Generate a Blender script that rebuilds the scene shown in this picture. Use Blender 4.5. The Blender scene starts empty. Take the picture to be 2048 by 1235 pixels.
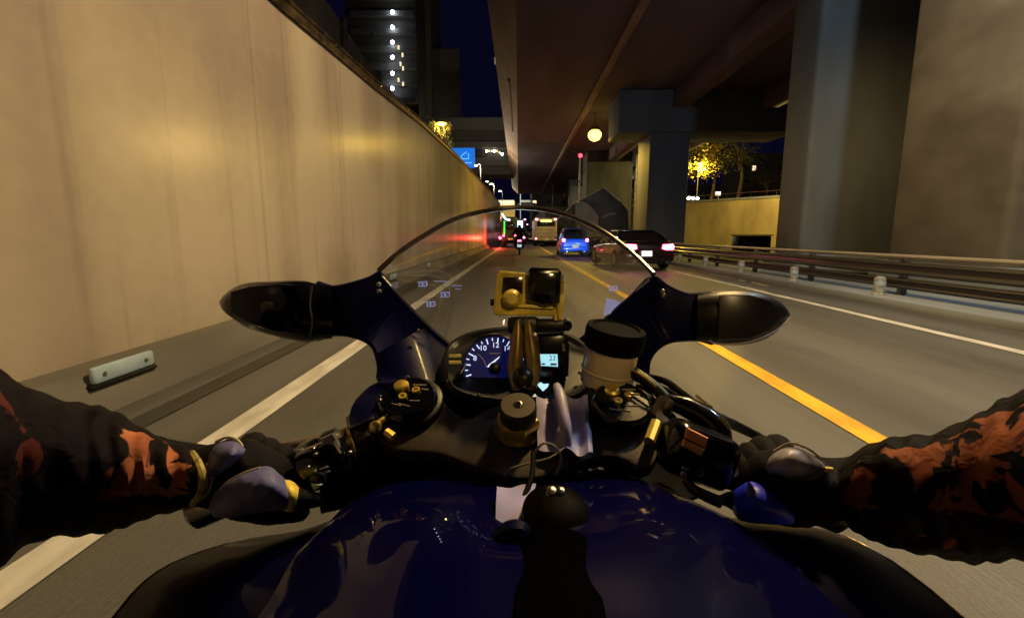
import bpy, bmesh, math, random
from mathutils import Vector, Matrix, noise as mnoise
random.seed(7)
R = math.radians
PI = math.pi
S = bpy.context.scene
COL = S.collection

# ------------------------------------------------------------ camera
F = 938.0                     # focal length in photograph pixels (2048 wide)
CX, CY = 1024.0, 617.5
PITCH, YAW = 8.94, 0.79
cam_d = bpy.data.cameras.new("camera")
cam_d.lens = 36.0 * F / 2048.0
cam_d.sensor_width = 36.0
cam_d.clip_start = 0.02
cam_d.clip_end = 3000
cam = bpy.data.objects.new("camera", cam_d)
cam.location = (0, 0, 1.1)
cam.rotation_euler = (R(90 - PITCH), 0, R(YAW))
COL.objects.link(cam)
S.camera = cam
CM = Matrix.Translation(cam.location) @ cam.rotation_euler.to_matrix().to_4x4()
C0 = Vector(cam.location)
CR = (CM.to_3x3() @ Vector((1, 0, 0))).normalized()
CU = (CM.to_3x3() @ Vector((0, 1, 0))).normalized()
CF = (CM.to_3x3() @ Vector((0, 0, -1))).normalized()

def P(px, py, d):
    """measured point: direction of a photograph pixel at a distance d along the view axis"""
    return CM @ Vector(((px - CX) / F * d, -(py - CY) / F * d, -d))

def on(px, py, o, n):
    v = (P(px, py, 1.0) - C0)
    t = (o - C0).dot(n) / v.dot(n)
    return C0 + v * t

def atY(px, py, y):
    v = (P(px, py, 1.0) - C0)
    return C0 + v * (y / v.y)

# ------------------------------------------------------------ world, exposure
w = bpy.data.worlds.new("World")
S.world = w
w.use_nodes = True
nt = w.node_tree
nt.nodes.clear()
wo = nt.nodes.new("ShaderNodeOutputWorld")
bg = nt.nodes.new("ShaderNodeBackground")
sky = nt.nodes.new("ShaderNodeTexSky")
sky.sky_type = 'NISHITA'
sky.sun_disc = False
sky.sun_elevation = R(-8)
sky.sun_rotation = R(200)
mixw = nt.nodes.new("ShaderNodeMix")
mixw.data_type = 'RGBA'
mixw.inputs[0].default_value = 0.85
mixw.inputs[7].default_value = (0.016, 0.014, 0.085, 1)
nt.links.new(sky.outputs[0], mixw.inputs[6])
nt.links.new(mixw.outputs[2], bg.inputs[0])
bg.inputs[1].default_value = 0.13
nt.links.new(bg.outputs[0], wo.inputs[0])

S.view_settings.view_transform = 'Standard'
S.view_settings.look = 'None'
S.view_settings.exposure = 0.0
S.view_settings.gamma = 1.0
S.render.engine = 'CYCLES'
S.cycles.use_denoising = True
S.cycles.max_bounces = 6
S.cycles.transparent_max_bounces = 12
S.cycles.sample_clamp_indirect = 4.0
S.cycles.caustics_reflective = False
S.cycles.caustics_refractive = False

# ------------------------------------------------------------ materials
MATS = {}
def mat(name, col=(0.5, 0.5, 0.5), rough=0.5, metal=0.0, emit=None, strength=0.0, coat=0.0, coat_rough=0.05,
        var=0.0, scale=4.0, stretch=(1, 1, 1), bump=0.0, bscale=40.0, col2=None, spec=0.5, alpha=1.0, rvar=0.0, bdist=0.002):
    if name in MATS:
        return MATS[name]
    m = bpy.data.materials.new(name)
    m.use_nodes = True
    t = m.node_tree
    b = t.nodes["Principled BSDF"]
    b.inputs["Base Color"].default_value = (*col, 1)
    b.inputs["Roughness"].default_value = rough
    b.inputs["Metallic"].default_value = metal
    b.inputs["Specular IOR Level"].default_value = spec
    b.inputs["Coat Weight"].default_value = coat
    b.inputs["Coat Roughness"].default_value = coat_rough
    b.inputs["Alpha"].default_value = alpha
    if emit:
        b.inputs["Emission Color"].default_value = (*emit, 1)
        b.inputs["Emission Strength"].default_value = strength
    if var > 0 or bump > 0 or rvar > 0:
        tc = t.nodes.new("ShaderNodeTexCoord")
        mp = t.nodes.new("ShaderNodeMapping")
        mp.inputs["Scale"].default_value = stretch
        t.links.new(tc.outputs["Object"], mp.inputs[0])
        if var > 0 or rvar > 0:
            n = t.nodes.new("ShaderNodeTexNoise")
            n.inputs["Scale"].default_value = scale
            n.inputs["Detail"].default_value = 5
            t.links.new(mp.outputs[0], n.inputs[0])
            if var > 0:
                mx = t.nodes.new("ShaderNodeMix")
                mx.data_type = 'RGBA'
                c2 = col2 if col2 else tuple(c * (1 - var) for c in col)
                mx.inputs[6].default_value = (*col, 1)
                mx.inputs[7].default_value = (*c2, 1)
                rp = t.nodes.new("ShaderNodeMapRange")
                rp.inputs[1].default_value = 0.35
                rp.inputs[2].default_value = 0.68
                t.links.new(n.outputs[0], rp.inputs[0])
                t.links.new(rp.outputs[0], mx.inputs[0])
                t.links.new(mx.outputs[2], b.inputs["Base Color"])
            if rvar > 0:
                rr = t.nodes.new("ShaderNodeMapRange")
                rr.inputs[1].default_value = 0.3
                rr.inputs[2].default_value = 0.7
                rr.inputs[3].default_value = max(0.02, rough - rvar)
                rr.inputs[4].default_value = rough + rvar
                t.links.new(n.outputs[0], rr.inputs[0])
                t.links.new(rr.outputs[0], b.inputs["Roughness"])
        if bump > 0:
            n2 = t.nodes.new("ShaderNodeTexNoise")
            n2.inputs["Scale"].default_value = bscale
            n2.inputs["Detail"].default_value = 4
            t.links.new(mp.outputs[0], n2.inputs[0])
            bp = t.nodes.new("ShaderNodeBump")
            bp.inputs["Strength"].default_value = bump
            bp.inputs["Distance"].default_value = bdist
            t.links.new(n2.outputs[0], bp.inputs["Height"])
            t.links.new(bp.outputs[0], b.inputs["Normal"])
    MATS[name] = m
    return m

M_navy = mat("navy paint", (0.0015, 0.0015, 0.028), 0.45, spec=.06, coat=0.015, coat_rough=0.08, var=0.3, scale=6)
M_black = mat("black plastic", (0.004, 0.004, 0.005), 0.4, spec=.3, var=0.4, scale=30, bump=0.05, bscale=300)
M_blackgloss = mat("gloss black plastic", (0.003, 0.003, 0.005), 0.18, spec=.35, coat=0.2, rvar=0.08, scale=20)
M_rubber = mat("rubber", (0.0018, 0.0015, 0.0015), 0.7, spec=.05, bump=0.2, bscale=200)
M_steel = mat("worn steel", (0.35, 0.32, 0.28), 0.3, 1.0, rvar=0.12, scale=25, var=0.4)
M_gold = mat("gold metal", (0.95, 0.72, 0.16), 0.42, 1.0, rvar=0.1, scale=30, var=0.3)
M_yellowframe = mat("yellow plastic", (0.80, 0.62, 0.08), 0.4, var=0.5, scale=60, bump=0.05)
M_clamp = mat("cast alloy", (0.075, 0.06, 0.055), 0.45, 0.35, var=0.4, scale=30, bump=0.1, bscale=400)
M_mirror = mat("mirror glass", (0.012, 0.012, 0.02), 0.08, 0.9, rvar=0.03, scale=8)
M_white = mat("white paint", (0.75, 0.75, 0.72), 0.5, var=0.25, scale=10)
M_plate = mat("number plate", (0.8, 0.8, 0.8), 0.4, emit=(0.9, 0.92, 1.0), strength=0.9)
M_tail = mat("lit tail lamp", (0.6, 0.02, 0.03), 0.3, emit=(1.0, 0.05, 0.12), strength=22)
M_tailcore = mat("lit tail lamp core", (0.8, 0.3, 0.4), 0.3, emit=(1.0, 0.35, 0.48), strength=26)
M_carglass = mat("dark car glass", (0.01, 0.01, 0.012), 0.06, coat=0.5)
M_tyre = mat("tyre", (0.015, 0.015, 0.015), 0.8)
M_rim = mat("alloy rim", (0.3, 0.3, 0.32), 0.3, 0.9)

# ------------------------------------------------------------ object helpers
def tag(o, label=None, cat=None, group=None, kind=None):
    if label: o["label"] = label
    if cat: o["category"] = cat
    if group: o["group"] = group
    if kind: o["kind"] = kind
    return o

def empty(name, loc, label, cat, group=None):
    o = bpy.data.objects.new(name, None)
    o.empty_display_size = 0.2
    o.location = loc
    COL.objects.link(o)
    return tag(o, label, cat, group)

def link(name, me, m=None, parent=None, smooth=True):
    """mesh data given in world space; the origin is kept at the parent's"""
    o = bpy.data.objects.new(name, me)
    COL.objects.link(o)
    if m is not None and len(me.materials) == 0:
        for mm in (m if isinstance(m, (list, tuple)) else [m]):
            me.materials.append(mm)
    if parent is not None:
        o.parent = parent
        wm = world_of(parent)
        me.transform(wm.inverted())
    if smooth:
        for p in me.polygons: p.use_smooth = True
        try: me.set_sharp_from_angle(angle=R(38))
        except Exception: pass
    return o

def world_of(o):
    m = Matrix.LocRotScale(o.location, o.rotation_euler, o.scale)
    while o.parent is not None:
        o = o.parent
        m = Matrix.LocRotScale(o.location, o.rotation_euler, o.scale) @ m
    return m

class MB:
    def __init__(s):
        s.v = []; s.f = []; s.mi = []
    def add(s, vs, fs, mi=0):
        k = len(s.v)
        s.v += [Vector(v) for v in vs]
        s.f += [tuple(i + k for i in f) for f in fs]
        s.mi += [mi] * len(fs)
        return s
    # ---- primitives
    def box(s, c, size, ax=None, bev=0.0, mi=0):
        c = Vector(c)
        hx, hy, hz = size[0] / 2, size[1] / 2, size[2] / 2
        if ax is None: ax = (Vector((1, 0, 0)), Vector((0, 1, 0)), Vector((0, 0, 1)))
        X, Y, Z = ax
        b = min(bev, hx * .9, hy * .9, hz * .9)
        if b <= 0:
            vs = [c + X * (sx * hx) + Y * (sy * hy) + Z * (sz * hz) for sz in (-1, 1) for sy in (-1, 1) for sx in (-1, 1)]
            fs = [(0, 2, 3, 1), (4, 5, 7, 6), (0, 1, 5, 4), (2, 6, 7, 3), (0, 4, 6, 2), (1, 3, 7, 5)]
            return s.add(vs, fs, mi)
        rings = []
        def ring(hxx, hyy, z, bb):
            pts = []
            for (sx, sy) in ((1, 1), (-1, 1), (-1, -1), (1, -1)):
                a0 = {(1, 1): 0, (-1, 1): 90, (-1, -1): 180, (1, -1): 270}[(sx, sy)]
                for k in range(4):
                    a = R(a0 + k * 30)
                    pts.append(c + X * (sx * (hxx - bb) + math.cos(a) * bb) + Y * (sy * (hyy - bb) + math.sin(a) * bb) + Z * z)
            return pts
        rings = [ring(hx - b, hy - b, -hz, b * .5), ring(hx - b * .3, hy - b * .3, -hz + b * .3, b), ring(hx, hy, -hz + b, b),
                 ring(hx, hy, hz - b, b), ring(hx - b * .3, hy - b * .3, hz - b * .3, b), ring(hx - b, hy - b, hz, b * .5)]
        return s.rings(rings, True, mi)
    def rings(s, rings, caps=True, mi=0, closed=True):
        n = len(rings[0])
        vs = [p for r in rings for p in r]
        fs = []
        for i in range(len(rings) - 1):
            for j in range(n if closed else n - 1):
                j2 = (j + 1) % n
                fs.append((i * n + j, i * n + j2, (i + 1) * n + j2, (i + 1) * n + j))
        if caps and closed:
            fs.append(tuple(range(n - 1, -1, -1)))
            fs.append(tuple(range((len(rings) - 1) * n, len(rings) * n)))
        return s.add(vs, fs, mi)
    def lathe(s, o, axis, prof, n=28, caps=True, mi=0):
        o = Vector(o); a = Vector(axis).normalized()
        u = a.orthogonal().normalized(); v = a.cross(u)
        rs = []
        for r, h in prof:
            r = max(r, 1e-5)
            rs.append([o + a * h + u * (math.cos(2 * PI * k / n) * r) + v * (math.sin(2 * PI * k / n) * r) for k in range(n)])
        return s.rings(rs, caps, mi)
    def tube(s, pts, rad, n=10, sub=4, mi=0, flat=1.0, up=None, lump=0.0, lscale=10):
        pts = [Vector(p) for p in pts]
        if not isinstance(rad, (list, tuple)): rad = [rad] * len(pts)
        Pp, Rr = [], []
        if len(pts) > 2 and sub > 1:
            for i in range(len(pts) - 1):
                p0 = pts[max(i - 1, 0)]; p1 = pts[i]; p2 = pts[i + 1]; p3 = pts[min(i + 2, len(pts) - 1)]
                for k in range(sub):
                    t = k / sub
                    Pp.append(0.5 * ((2 * p1) + (p2 - p0) * t + (2 * p0 - 5 * p1 + 4 * p2 - p3) * t * t + (3 * p1 - p0 - 3 * p2 + p3) * t ** 3))
                    Rr.append(rad[i] * (1 - t) + rad[i + 1] * t)
            Pp.append(pts[-1]); Rr.append(rad[-1])
        else:
            Pp, Rr = pts, list(rad)
        rs = []
        prev = None
        for i, p in enumerate(Pp):
            d = (Pp[min(i + 1, len(Pp) - 1)] - Pp[max(i - 1, 0)])
            if d.length < 1e-9: d = Vector((0, 0, 1))
            d.normalize()
            if prev is None:
                u = (up.cross(d) if up is not None else d.orthogonal()).normalized()
            else:
                u = (prev - d * prev.dot(d)).normalized()
            prev = u
            v = d.cross(u)
            ring = []
            for k in range(n):
                a = 2 * PI * k / n
                q = u * math.cos(a) + v * (math.sin(a) * flat)
                r = Rr[i]
                if lump > 0:
                    r *= 1 + lump * mnoise.noise((p + q * r) * lscale)
                ring.append(p + q * r)
            rs.append(ring)
        return s.rings(rs, True, mi)
    def grid(s, rows, thick=None, mi=0, closed=False):
        s.rings(rows, caps=False, mi=mi, closed=closed)
        return s
    def slab(s, pts, nrm, th, bev=0.0, mi=0):
        """outline (3D points) extruded along nrm by th, front edge rounded by bev"""
        pts = [Vector(p) for p in pts]
        nrm = Vector(nrm).normalized()
        c = sum(pts, Vector()) / len(pts)
        n = len(pts)
        area = Vector()
        for i in range(n): area += (pts[i] - c).cross(pts[(i + 1) % n] - c)
        if area.dot(nrm) < 0: pts = pts[::-1]
        ins = []
        for i in range(n):
            e1 = (pts[i] - pts[i - 1]); e2 = (pts[(i + 1) % n] - pts[i])
            n1 = nrm.cross(e1).normalized() if e1.length > 1e-9 else Vector()
            n2 = nrm.cross(e2).normalized() if e2.length > 1e-9 else Vector()
            q = (n1 + n2)
            q = q.normalized() / max(0.5, math.sqrt(max(0.0, (1 + n1.dot(n2)) / 2))) if q.length > 1e-6 else Vector()
            ins.append(q)
        def rg(inset, h): return [pts[i] + ins[i] * inset + nrm * h for i in range(n)]
        if bev > 0:
            rs = [rg(bev * .6, -th), rg(0, -th + bev), rg(0, -bev), rg(bev * .3, -bev * .3), rg(bev, 0)]
        else:
            rs = [rg(0, -th), rg(0, 0)]
        return s.rings(rs, True, mi)
    def build(s, name, m=None, parent=None, smooth=True):
        me = bpy.data.meshes.new(name)
        me.from_pydata([tuple(v) for v in s.v], [], s.f)
        ms = m if isinstance(m, (list, tuple)) else [m]
        for mm in ms: me.materials.append(mm)
        for i, p in enumerate(me.polygons): p.material_index = s.mi[i]
        bm = bmesh.new(); bm.from_mesh(me)
        bmesh.ops.recalc_face_normals(bm, faces=bm.faces)
        big = [f for f in bm.faces if len(f.verts) > 4]
        if big: bmesh.ops.triangulate(bm, faces=big)
        bm.to_mesh(me); bm.free()
        return link(name, me, None, parent, smooth)

def smoothpoly(pts, sub=4):
    """closed Catmull-Rom through points"""
    pts = [Vector(p) for p in pts]
    out = []
    n = len(pts)
    for i in range(n):
        p0, p1, p2, p3 = pts[i - 1], pts[i], pts[(i + 1) % n], pts[(i + 2) % n]
        for k in range(sub):
            t = k / sub
            out.append(0.5 * ((2 * p1) + (p2 - p0) * t + (2 * p0 - 5 * p1 + 4 * p2 - p3) * t * t + (3 * p1 - p0 - 3 * p2 + p3) * t ** 3))
    return out

def crow(pts, sub):
    pts = [Vector(p) for p in pts]
    out = []
    n = len(pts)
    for i in range(n - 1):
        p0 = pts[max(i - 1, 0)]; p1 = pts[i]; p2 = pts[i + 1]; p3 = pts[min(i + 2, n - 1)]
        for k in range(sub):
            t = k / sub
            out.append(0.5 * ((2 * p1) + (p2 - p0) * t + (2 * p0 - 5 * p1 + 4 * p2 - p3) * t * t + (3 * p1 - p0 - 3 * p2 + p3) * t ** 3))
    out.append(pts[-1])
    return out

def surf(rows, sub=4):
    """smooth surface through a net of control points"""
    r1 = [crow(r, sub) for r in rows]
    cols = list(zip(*r1))
    c2 = [crow(c, sub) for c in cols]
    return [list(r) for r in zip(*c2)]

def text_mesh(txt, size, M4, name, m, parent, thick=0.0, align='CENTER'):
    cu = bpy.data.curves.new("txt", 'FONT')
    cu.body = txt; cu.size = size; cu.align_x = align; cu.align_y = 'CENTER'
    cu.extrude = thick
    cu.resolution_u = 3
    o = bpy.data.objects.new("txt", cu)
    COL.objects.link(o)
    bpy.context.view_layer.update()
    me = bpy.data.meshes.new_from_object(o.evaluated_get(bpy.context.evaluated_depsgraph_get()))
    bpy.data.objects.remove(o)
    bpy.data.curves.remove(cu)
    me.name = name
    me.transform(M4)
    me.materials.clear(); me.materials.append(m)
    return link(name, me, None, parent, False)

def facing(px, py, d, tilt=0.0):
    """frame at a measured point: x right, y up, z towards the rider; tilted back about x"""
    Rm = CM.to_3x3() @ Matrix.Rotation(R(tilt), 3, 'X')
    return Matrix.Translation(P(px, py, d)) @ Rm.to_4x4()

def dup(o, loc, rz=None, label=None):
    c = o.copy(); COL.objects.link(c)
    c.location = loc
    if rz is not None: c.rotation_euler = (0, 0, rz)
    if label: c["label"] = label
    for ch in list(o.children):
        k = ch.copy(); COL.objects.link(k); k.parent = c
        for g in list(ch.children):
            q = g.copy(); COL.objects.link(q); q.parent = k
    return c

# ============================================================ SETTING
M_asphalt = mat("asphalt", (0.098, 0.100, 0.102), 0.62, bdist=.02, var=0.5, scale=0.9, stretch=(1.6, 0.10, 1), col2=(0.064, 0.061, 0.055), bump=0.25, bscale=60, rvar=0.08)
M_ground = mat("dirty ground", (0.06, 0.055, 0.05), 0.9, var=0.5, scale=0.5)
MB().box((0, 480, -0.3), (1400, 1100, 0.5)).build("ground", M_ground)["kind"] = "structure"
def road_tracks(m):
    t = m.node_tree; b = t.nodes["Principled BSDF"]
    src = b.inputs["Base Color"].links[0].from_socket
    tc = t.nodes.new("ShaderNodeTexCoord"); sp = t.nodes.new("ShaderNodeSeparateXYZ"); t.links.new(tc.outputs["Object"], sp.inputs[0])
    a = t.nodes.new("ShaderNodeMath"); a.operation = 'ADD'; a.inputs[1].default_value = 1.05
    t.links.new(sp.outputs["X"], a.inputs[0])
    pp = t.nodes.new("ShaderNodeMath"); pp.operation = 'PINGPONG'; pp.inputs[1].default_value = .87
    t.links.new(a.outputs[0], pp.inputs[0])
    r1 = t.nodes.new("ShaderNodeMapRange"); r1.interpolation_type = 'SMOOTHSTEP'
    r1.inputs[1].default_value = .1; r1.inputs[2].default_value = .75; r1.inputs[3].default_value = .80; r1.inputs[4].default_value = 1.12
    t.links.new(pp.outputs[0], r1.inputs[0])
    n = t.nodes.new("ShaderNodeTexNoise"); n.inputs["Scale"].default_value = 1.7; n.inputs["Detail"].default_value = 6
    mp = t.nodes.new("ShaderNodeMapping"); mp.inputs["Scale"].default_value = (1, .35, 1)
    t.links.new(tc.outputs["Object"], mp.inputs[0]); t.links.new(mp.outputs[0], n.inputs[0])
    r2 = t.nodes.new("ShaderNodeMapRange"); r2.inputs[1].default_value = .56; r2.inputs[2].default_value = .7; r2.inputs[3].default_value = 1; r2.inputs[4].default_value = .78
    t.links.new(n.outputs[0], r2.inputs[0])
    g = t.nodes.new("ShaderNodeTexNoise"); g.inputs["Scale"].default_value = 90
    t.links.new(tc.outputs["Object"], g.inputs[0])
    r3 = t.nodes.new("ShaderNodeMapRange"); r3.inputs[1].default_value = .3; r3.inputs[2].default_value = .7; r3.inputs[3].default_value = .82; r3.inputs[4].default_value = 1.18
    t.links.new(g.outputs[0], r3.inputs[0])
    m1 = t.nodes.new("ShaderNodeMath"); m1.operation = 'MULTIPLY'; t.links.new(r1.outputs[0], m1.inputs[0]); t.links.new(r2.outputs[0], m1.inputs[1])
    m2 = t.nodes.new("ShaderNodeMath"); m2.operation = 'MULTIPLY'; t.links.new(m1.outputs[0], m2.inputs[0]); t.links.new(r3.outputs[0], m2.inputs[1])
    sc = t.nodes.new("ShaderNodeVectorMath"); sc.operation = 'SCALE'
    t.links.new(src, sc.inputs[0]); t.links.new(m2.outputs[0], sc.inputs["Scale"]); t.links.new(sc.outputs[0], b.inputs["Base Color"])
road_tracks(M_asphalt)
tag(MB().add([(-2.95, -30, -0.02), (6.0, -30, -0.02), (6.0, 400, -0.02), (-2.95, 400, -0.02)], [(0, 1, 2, 3)]).build("road", M_asphalt), kind="structure")
M_conc_median = mat("median concrete", (0.23, 0.26, 0.29), 0.8, var=0.4, scale=1.5, stretch=(1, .2, 1))
tag(MB().box((7.45, 100, 0.0), (3.1, 260, 0.2), bev=0.03).build("kerb", M_conc_median), kind="structure")
tag(MB().add([(9.0, -30, -0.03), (60, -30, -0.03), (60, 200, -0.03), (9.0, 200, -0.03)], [(0, 1, 2, 3)]).build("service_ground", M_ground), kind="structure")
M_linew = mat("white road paint", (0.60, 0.60, 0.58), 0.6, var=0.5, scale=8, stretch=(1, .3, 1), col2=(0.36, 0.35, 0.32))
M_liney = mat("yellow road paint", (0.80, 0.47, 0.02), 0.6, var=0.45, scale=7, stretch=(1, .3, 1))
def strip(name, x0, x1, y0, y1, m, label, cat="road marking"):
    o = MB().add([(x0, y0, -0.014), (x1, y0, -0.014), (x1, y1, -0.014), (x0, y1, -0.014)], [(0, 1, 2, 3)]).build(name, m)
    return tag(o, kind="structure")
strip("edge_line", -1.74, -1.56, -20, 300, M_linew, "white")
strip("lane_line", 1.90, 2.06, -20, 300, M_liney, "yellow")
strip("outer_line", 4.78, 4.93, -20, 300, M_linew, "white")
M_patch = mat("asphalt patch", (0.055, 0.055, 0.06), 0.7, var=0.3, scale=2)
strip("road_patch", -1.2, -0.15, 17, 34, M_patch, "")

# --- left retaining wall
def wall_mat():
    m = bpy.data.materials.new("stained concrete wall")
    m.use_nodes = True
    t = m.node_tree; b = t.nodes["Principled BSDF"]
    tc = t.nodes.new("ShaderNodeTexCoord")
    def nz(stretch, scale, det=4):
        mp = t.nodes.new("ShaderNodeMapping"); mp.inputs["Scale"].default_value = stretch
        t.links.new(tc.outputs["Object"], mp.inputs[0])
        n = t.nodes.new("ShaderNodeTexNoise"); n.inputs["Scale"].default_value = scale; n.inputs["Detail"].default_value = det
        t.links.new(mp.outputs[0], n.inputs[0]); return n
    a = nz((1, .9, .12), .8, 1); c = nz((1, .22, .6), .7, 1); g = nz((1, 1, 1), 6, 5)
    ad = t.nodes.new("ShaderNodeMath"); ad.operation = 'ADD'
    t.links.new(a.outputs[0], ad.inputs[0]); t.links.new(c.outputs[0], ad.inputs[1])
    ml = t.nodes.new("ShaderNodeMath"); ml.operation = 'MULTIPLY_ADD'; ml.inputs[1].default_value = 0.16
    t.links.new(g.outputs[0], ml.inputs[0]); t.links.new(ad.outputs[0], ml.inputs[2])
    cr = t.nodes.new("ShaderNodeValToRGB")
    e = cr.color_ramp.elements
    e[0].position = 0.72; e[0].color = (0.25, 0.20, 0.17, 1)
    e[1].position = 1.0; e[1].color = (0.42, 0.36, 0.28, 1)
    x = e.new(.86); x.color = (0.34, 0.285, 0.215, 1)
    dv = t.nodes.new("ShaderNodeMath"); dv.operation = "MULTIPLY"; dv.inputs[1].default_value = .80
    t.links.new(ml.outputs[0], dv.inputs[0]); t.links.new(dv.outputs[0], cr.inputs[0])
    t.links.new(cr.outputs[0], b.inputs["Base Color"])
    b.inputs["Roughness"].default_value = 0.75
    sx_ = t.nodes.new("ShaderNodeSeparateXYZ"); t.links.new(tc.outputs["Object"], sx_.inputs[0])
    def band(out, period, width, soft):
        md = t.nodes.new("ShaderNodeMath"); md.operation = 'PINGPONG'; md.inputs[1].default_value = period / 2
        t.links.new(out, md.inputs[0])
        r_ = t.nodes.new("ShaderNodeMapRange"); r_.inputs[1].default_value = width; r_.inputs[2].default_value = width + soft
        t.links.new(md.outputs[0], r_.inputs[0]); return r_
    j1 = band(sx_.outputs["Y"], 5.4, .012, .03); j2 = band(sx_.outputs["Y"], 16.2, .03, .10)
    mn = t.nodes.new("ShaderNodeMath"); mn.operation = 'MINIMUM'
    t.links.new(j1.outputs[0], mn.inputs[0]); t.links.new(j2.outputs[0], mn.inputs[1])
    dr = nz((1, 3.2, .10), 1.6, 4); dm = t.nodes.new("ShaderNodeMapRange"); dm.inputs[1].default_value = .56; dm.inputs[2].default_value = .75
    dm.inputs[3].default_value = 1; dm.inputs[4].default_value = .72
    t.links.new(dr.outputs[0], dm.inputs[0])
    jm = t.nodes.new("ShaderNodeMapRange"); jm.inputs[3].default_value = .82; jm.inputs[4].default_value = 1
    t.links.new(mn.outputs[0], jm.inputs[0])
    pr = t.nodes.new("ShaderNodeMath"); pr.operation = 'MULTIPLY'
    t.links.new(dm.outputs[0], pr.inputs[0]); t.links.new(jm.outputs[0], pr.inputs[1])
    sc2 = t.nodes.new("ShaderNodeVectorMath"); sc2.operation = 'SCALE'
    t.links.new(cr.outputs[0], sc2.inputs[0]); t.links.new(pr.outputs[0], sc2.inputs["Scale"])
    t.links.new(sc2.outputs[0], b.inputs["Base Color"])
    b.inputs["Coat Weight"].default_value = 0.42
    b.inputs["Coat Roughness"].default_value = 0.24
    n2 = nz((1, .4, 1), 1.8, 4)
    bp = t.nodes.new("ShaderNodeBump"); bp.inputs["Strength"].default_value = 0.25; bp.inputs["Distance"].default_value = 0.05
    t.links.new(n2.outputs[0], bp.inputs["Height"]); t.links.new(bp.outputs[0], b.inputs["Normal"])
    return m
M_wall = wall_mat()
WX = -2.9
prof = [(-14, 3.8), (2, 3.8), (6.1, 3.8), (10, 4.0), (14.5, 4.3), (22, 4.62), (31, 4.9), (42, 5.2), (52, 5.5), (76, 5.9)]
rows = []
for y, z in prof:
    rows.append([Vector((WX, y, -0.1)), Vector((WX, y, z)), Vector((WX - .35, y, z)), Vector((WX - .35, y, -0.1))])
wall = empty("retaining_wall", (WX, 0, 0), "tall smooth tan concrete wall running along the left edge of the road", "wall")
MB().rings(rows, True).build("wall", M_wall, wall)
M_coping = mat("coping metal", (0.30, 0.22, 0.12), 0.35, 0.8, var=0.6, scale=5, col2=(0.05, 0.04, 0.03))
cb = MB(); 
cb.rings([[Vector((WX + .06, y, z + .0)), Vector((WX + .06, y, z + .10)), Vector((WX - .41, y, z + .10)), Vector((WX - .41, y, z))] for y, z in prof], True)
cb.build("coping", M_coping, wall)
hb = MB(); hb.tube([(WX - .1, y, z + .28) for y, z in prof[1:]], 0.025, n=6, sub=1)
for k in range(26):
    y = 3 + k * 2.6
    z = None
    for (y0, z0), (y1, z1) in zip(prof, prof[1:]):
        if y0 <= y <= y1: z = z0 + (z1 - z0) * (y - y0) / (y1 - y0)
    if z: hb.tube([(WX - .1, y, z + .05), (WX - .1, y, z + .28)], 0.018, n=5, sub=1)
hb.build("handrail", M_coping, wall)
M_kerbl = mat("kerb concrete", (0.15, 0.14, 0.12), 0.8, var=0.5, scale=1.2, stretch=(1, .3, 1), col2=(0.07, 0.065, 0.055))
kb = MB(); kb.rings([[Vector((WX + .003, y, 0.26)), Vector((WX + .16, y, 0.24)), Vector((WX + .30, y, -0.05)), Vector((WX + .003, y, -0.05))] for y in (-14, 0, 20, 75)], True)
tag(kb.build("kerb_left", M_kerbl), kind="structure")
MB().box((WX + .62, 30, -0.013), (.16, 90, .01)).build("gutter", mat("gutter", (0.04, 0.04, 0.035), 0.5, var=.4, scale=2, stretch=(1, .1, 1)))["kind"] = "structure"
M_refl = mat("pale blue reflector", (0.34, 0.46, 0.55), 0.5, var=0.25, scale=5)
def delineator(loc, lab, grp):
    o = empty("kerb_reflector", loc, lab, "reflector", grp)
    x, y, z = loc
    MB().box((x, y, z + .08), (.04, .50, .11), bev=.02).build("face", M_refl, o)
    for q in (-.17, .17):
        b = MB(); b.lathe((x + .018, y + q, z + .08), (1, 0, 0), [(.016, 0), (.016, .006), (.008, .010)], n=10); b.build("bolt", M_steel, o)
    MB().box((x - .02, y, z + .01), (.08, .54, .03), bev=.01).build("base", M_black, o)
    return o
dl = delineator((WX + .22, 3.05, .14), "pale blue reflector plate low on the left wall, directly above the camouflage sleeve", "pale reflectors along the wall foot")
for k, (y, lab) in enumerate([(6.5, "pale blue reflector plate on the left wall's foot behind the left mirror"),
                              (10.0, "pale reflector plate on the wall's foot seen where the windscreen rim starts"),
                              (14, "small pale reflector plate on the wall's foot behind the windscreen's left edge")]):
    dup(dl, (WX + .22, y, .14), label=lab)

# --- brown set-back fence above the wall
M_brown = mat("brown fence panels", (0.10, 0.07, 0.04), 0.75, var=0.6, scale=1.4, stretch=(1, 1, .4))
fe = empty("noise_fence", (-4.6, 6, 4), "dim brown panelled fence set back above the concrete wall's top edge", "fence")
fb = MB(); fb.rings([[Vector((-4.6, y, 3.4)), Vector((-4.6, y, z)), Vector((-4.75, y, z)), Vector((-4.75, y, 3.4))] for y, z in ((3, 6.6), (12.5, 6.6), (17.5, 6.0), (19.5, 5.3))], True)
fb.build("panel", M_brown, fe)
for y, z in ((4, 6.6), (7, 6.6), (10, 6.6), (13, 6.5), (16, 6.2)):
    MB().box((-4.5, y, (3.4 + z) / 2 + .05), (.12, .14, z - 3.4 + .1), bev=.02).build("post", M_coping, fe)
ug = None  # ground behind the wall
tag(MB().box((-13.5, 60, 1.6), (20.5, 150, 3.9)).build("raised_ground", M_ground), kind="structure")

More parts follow.
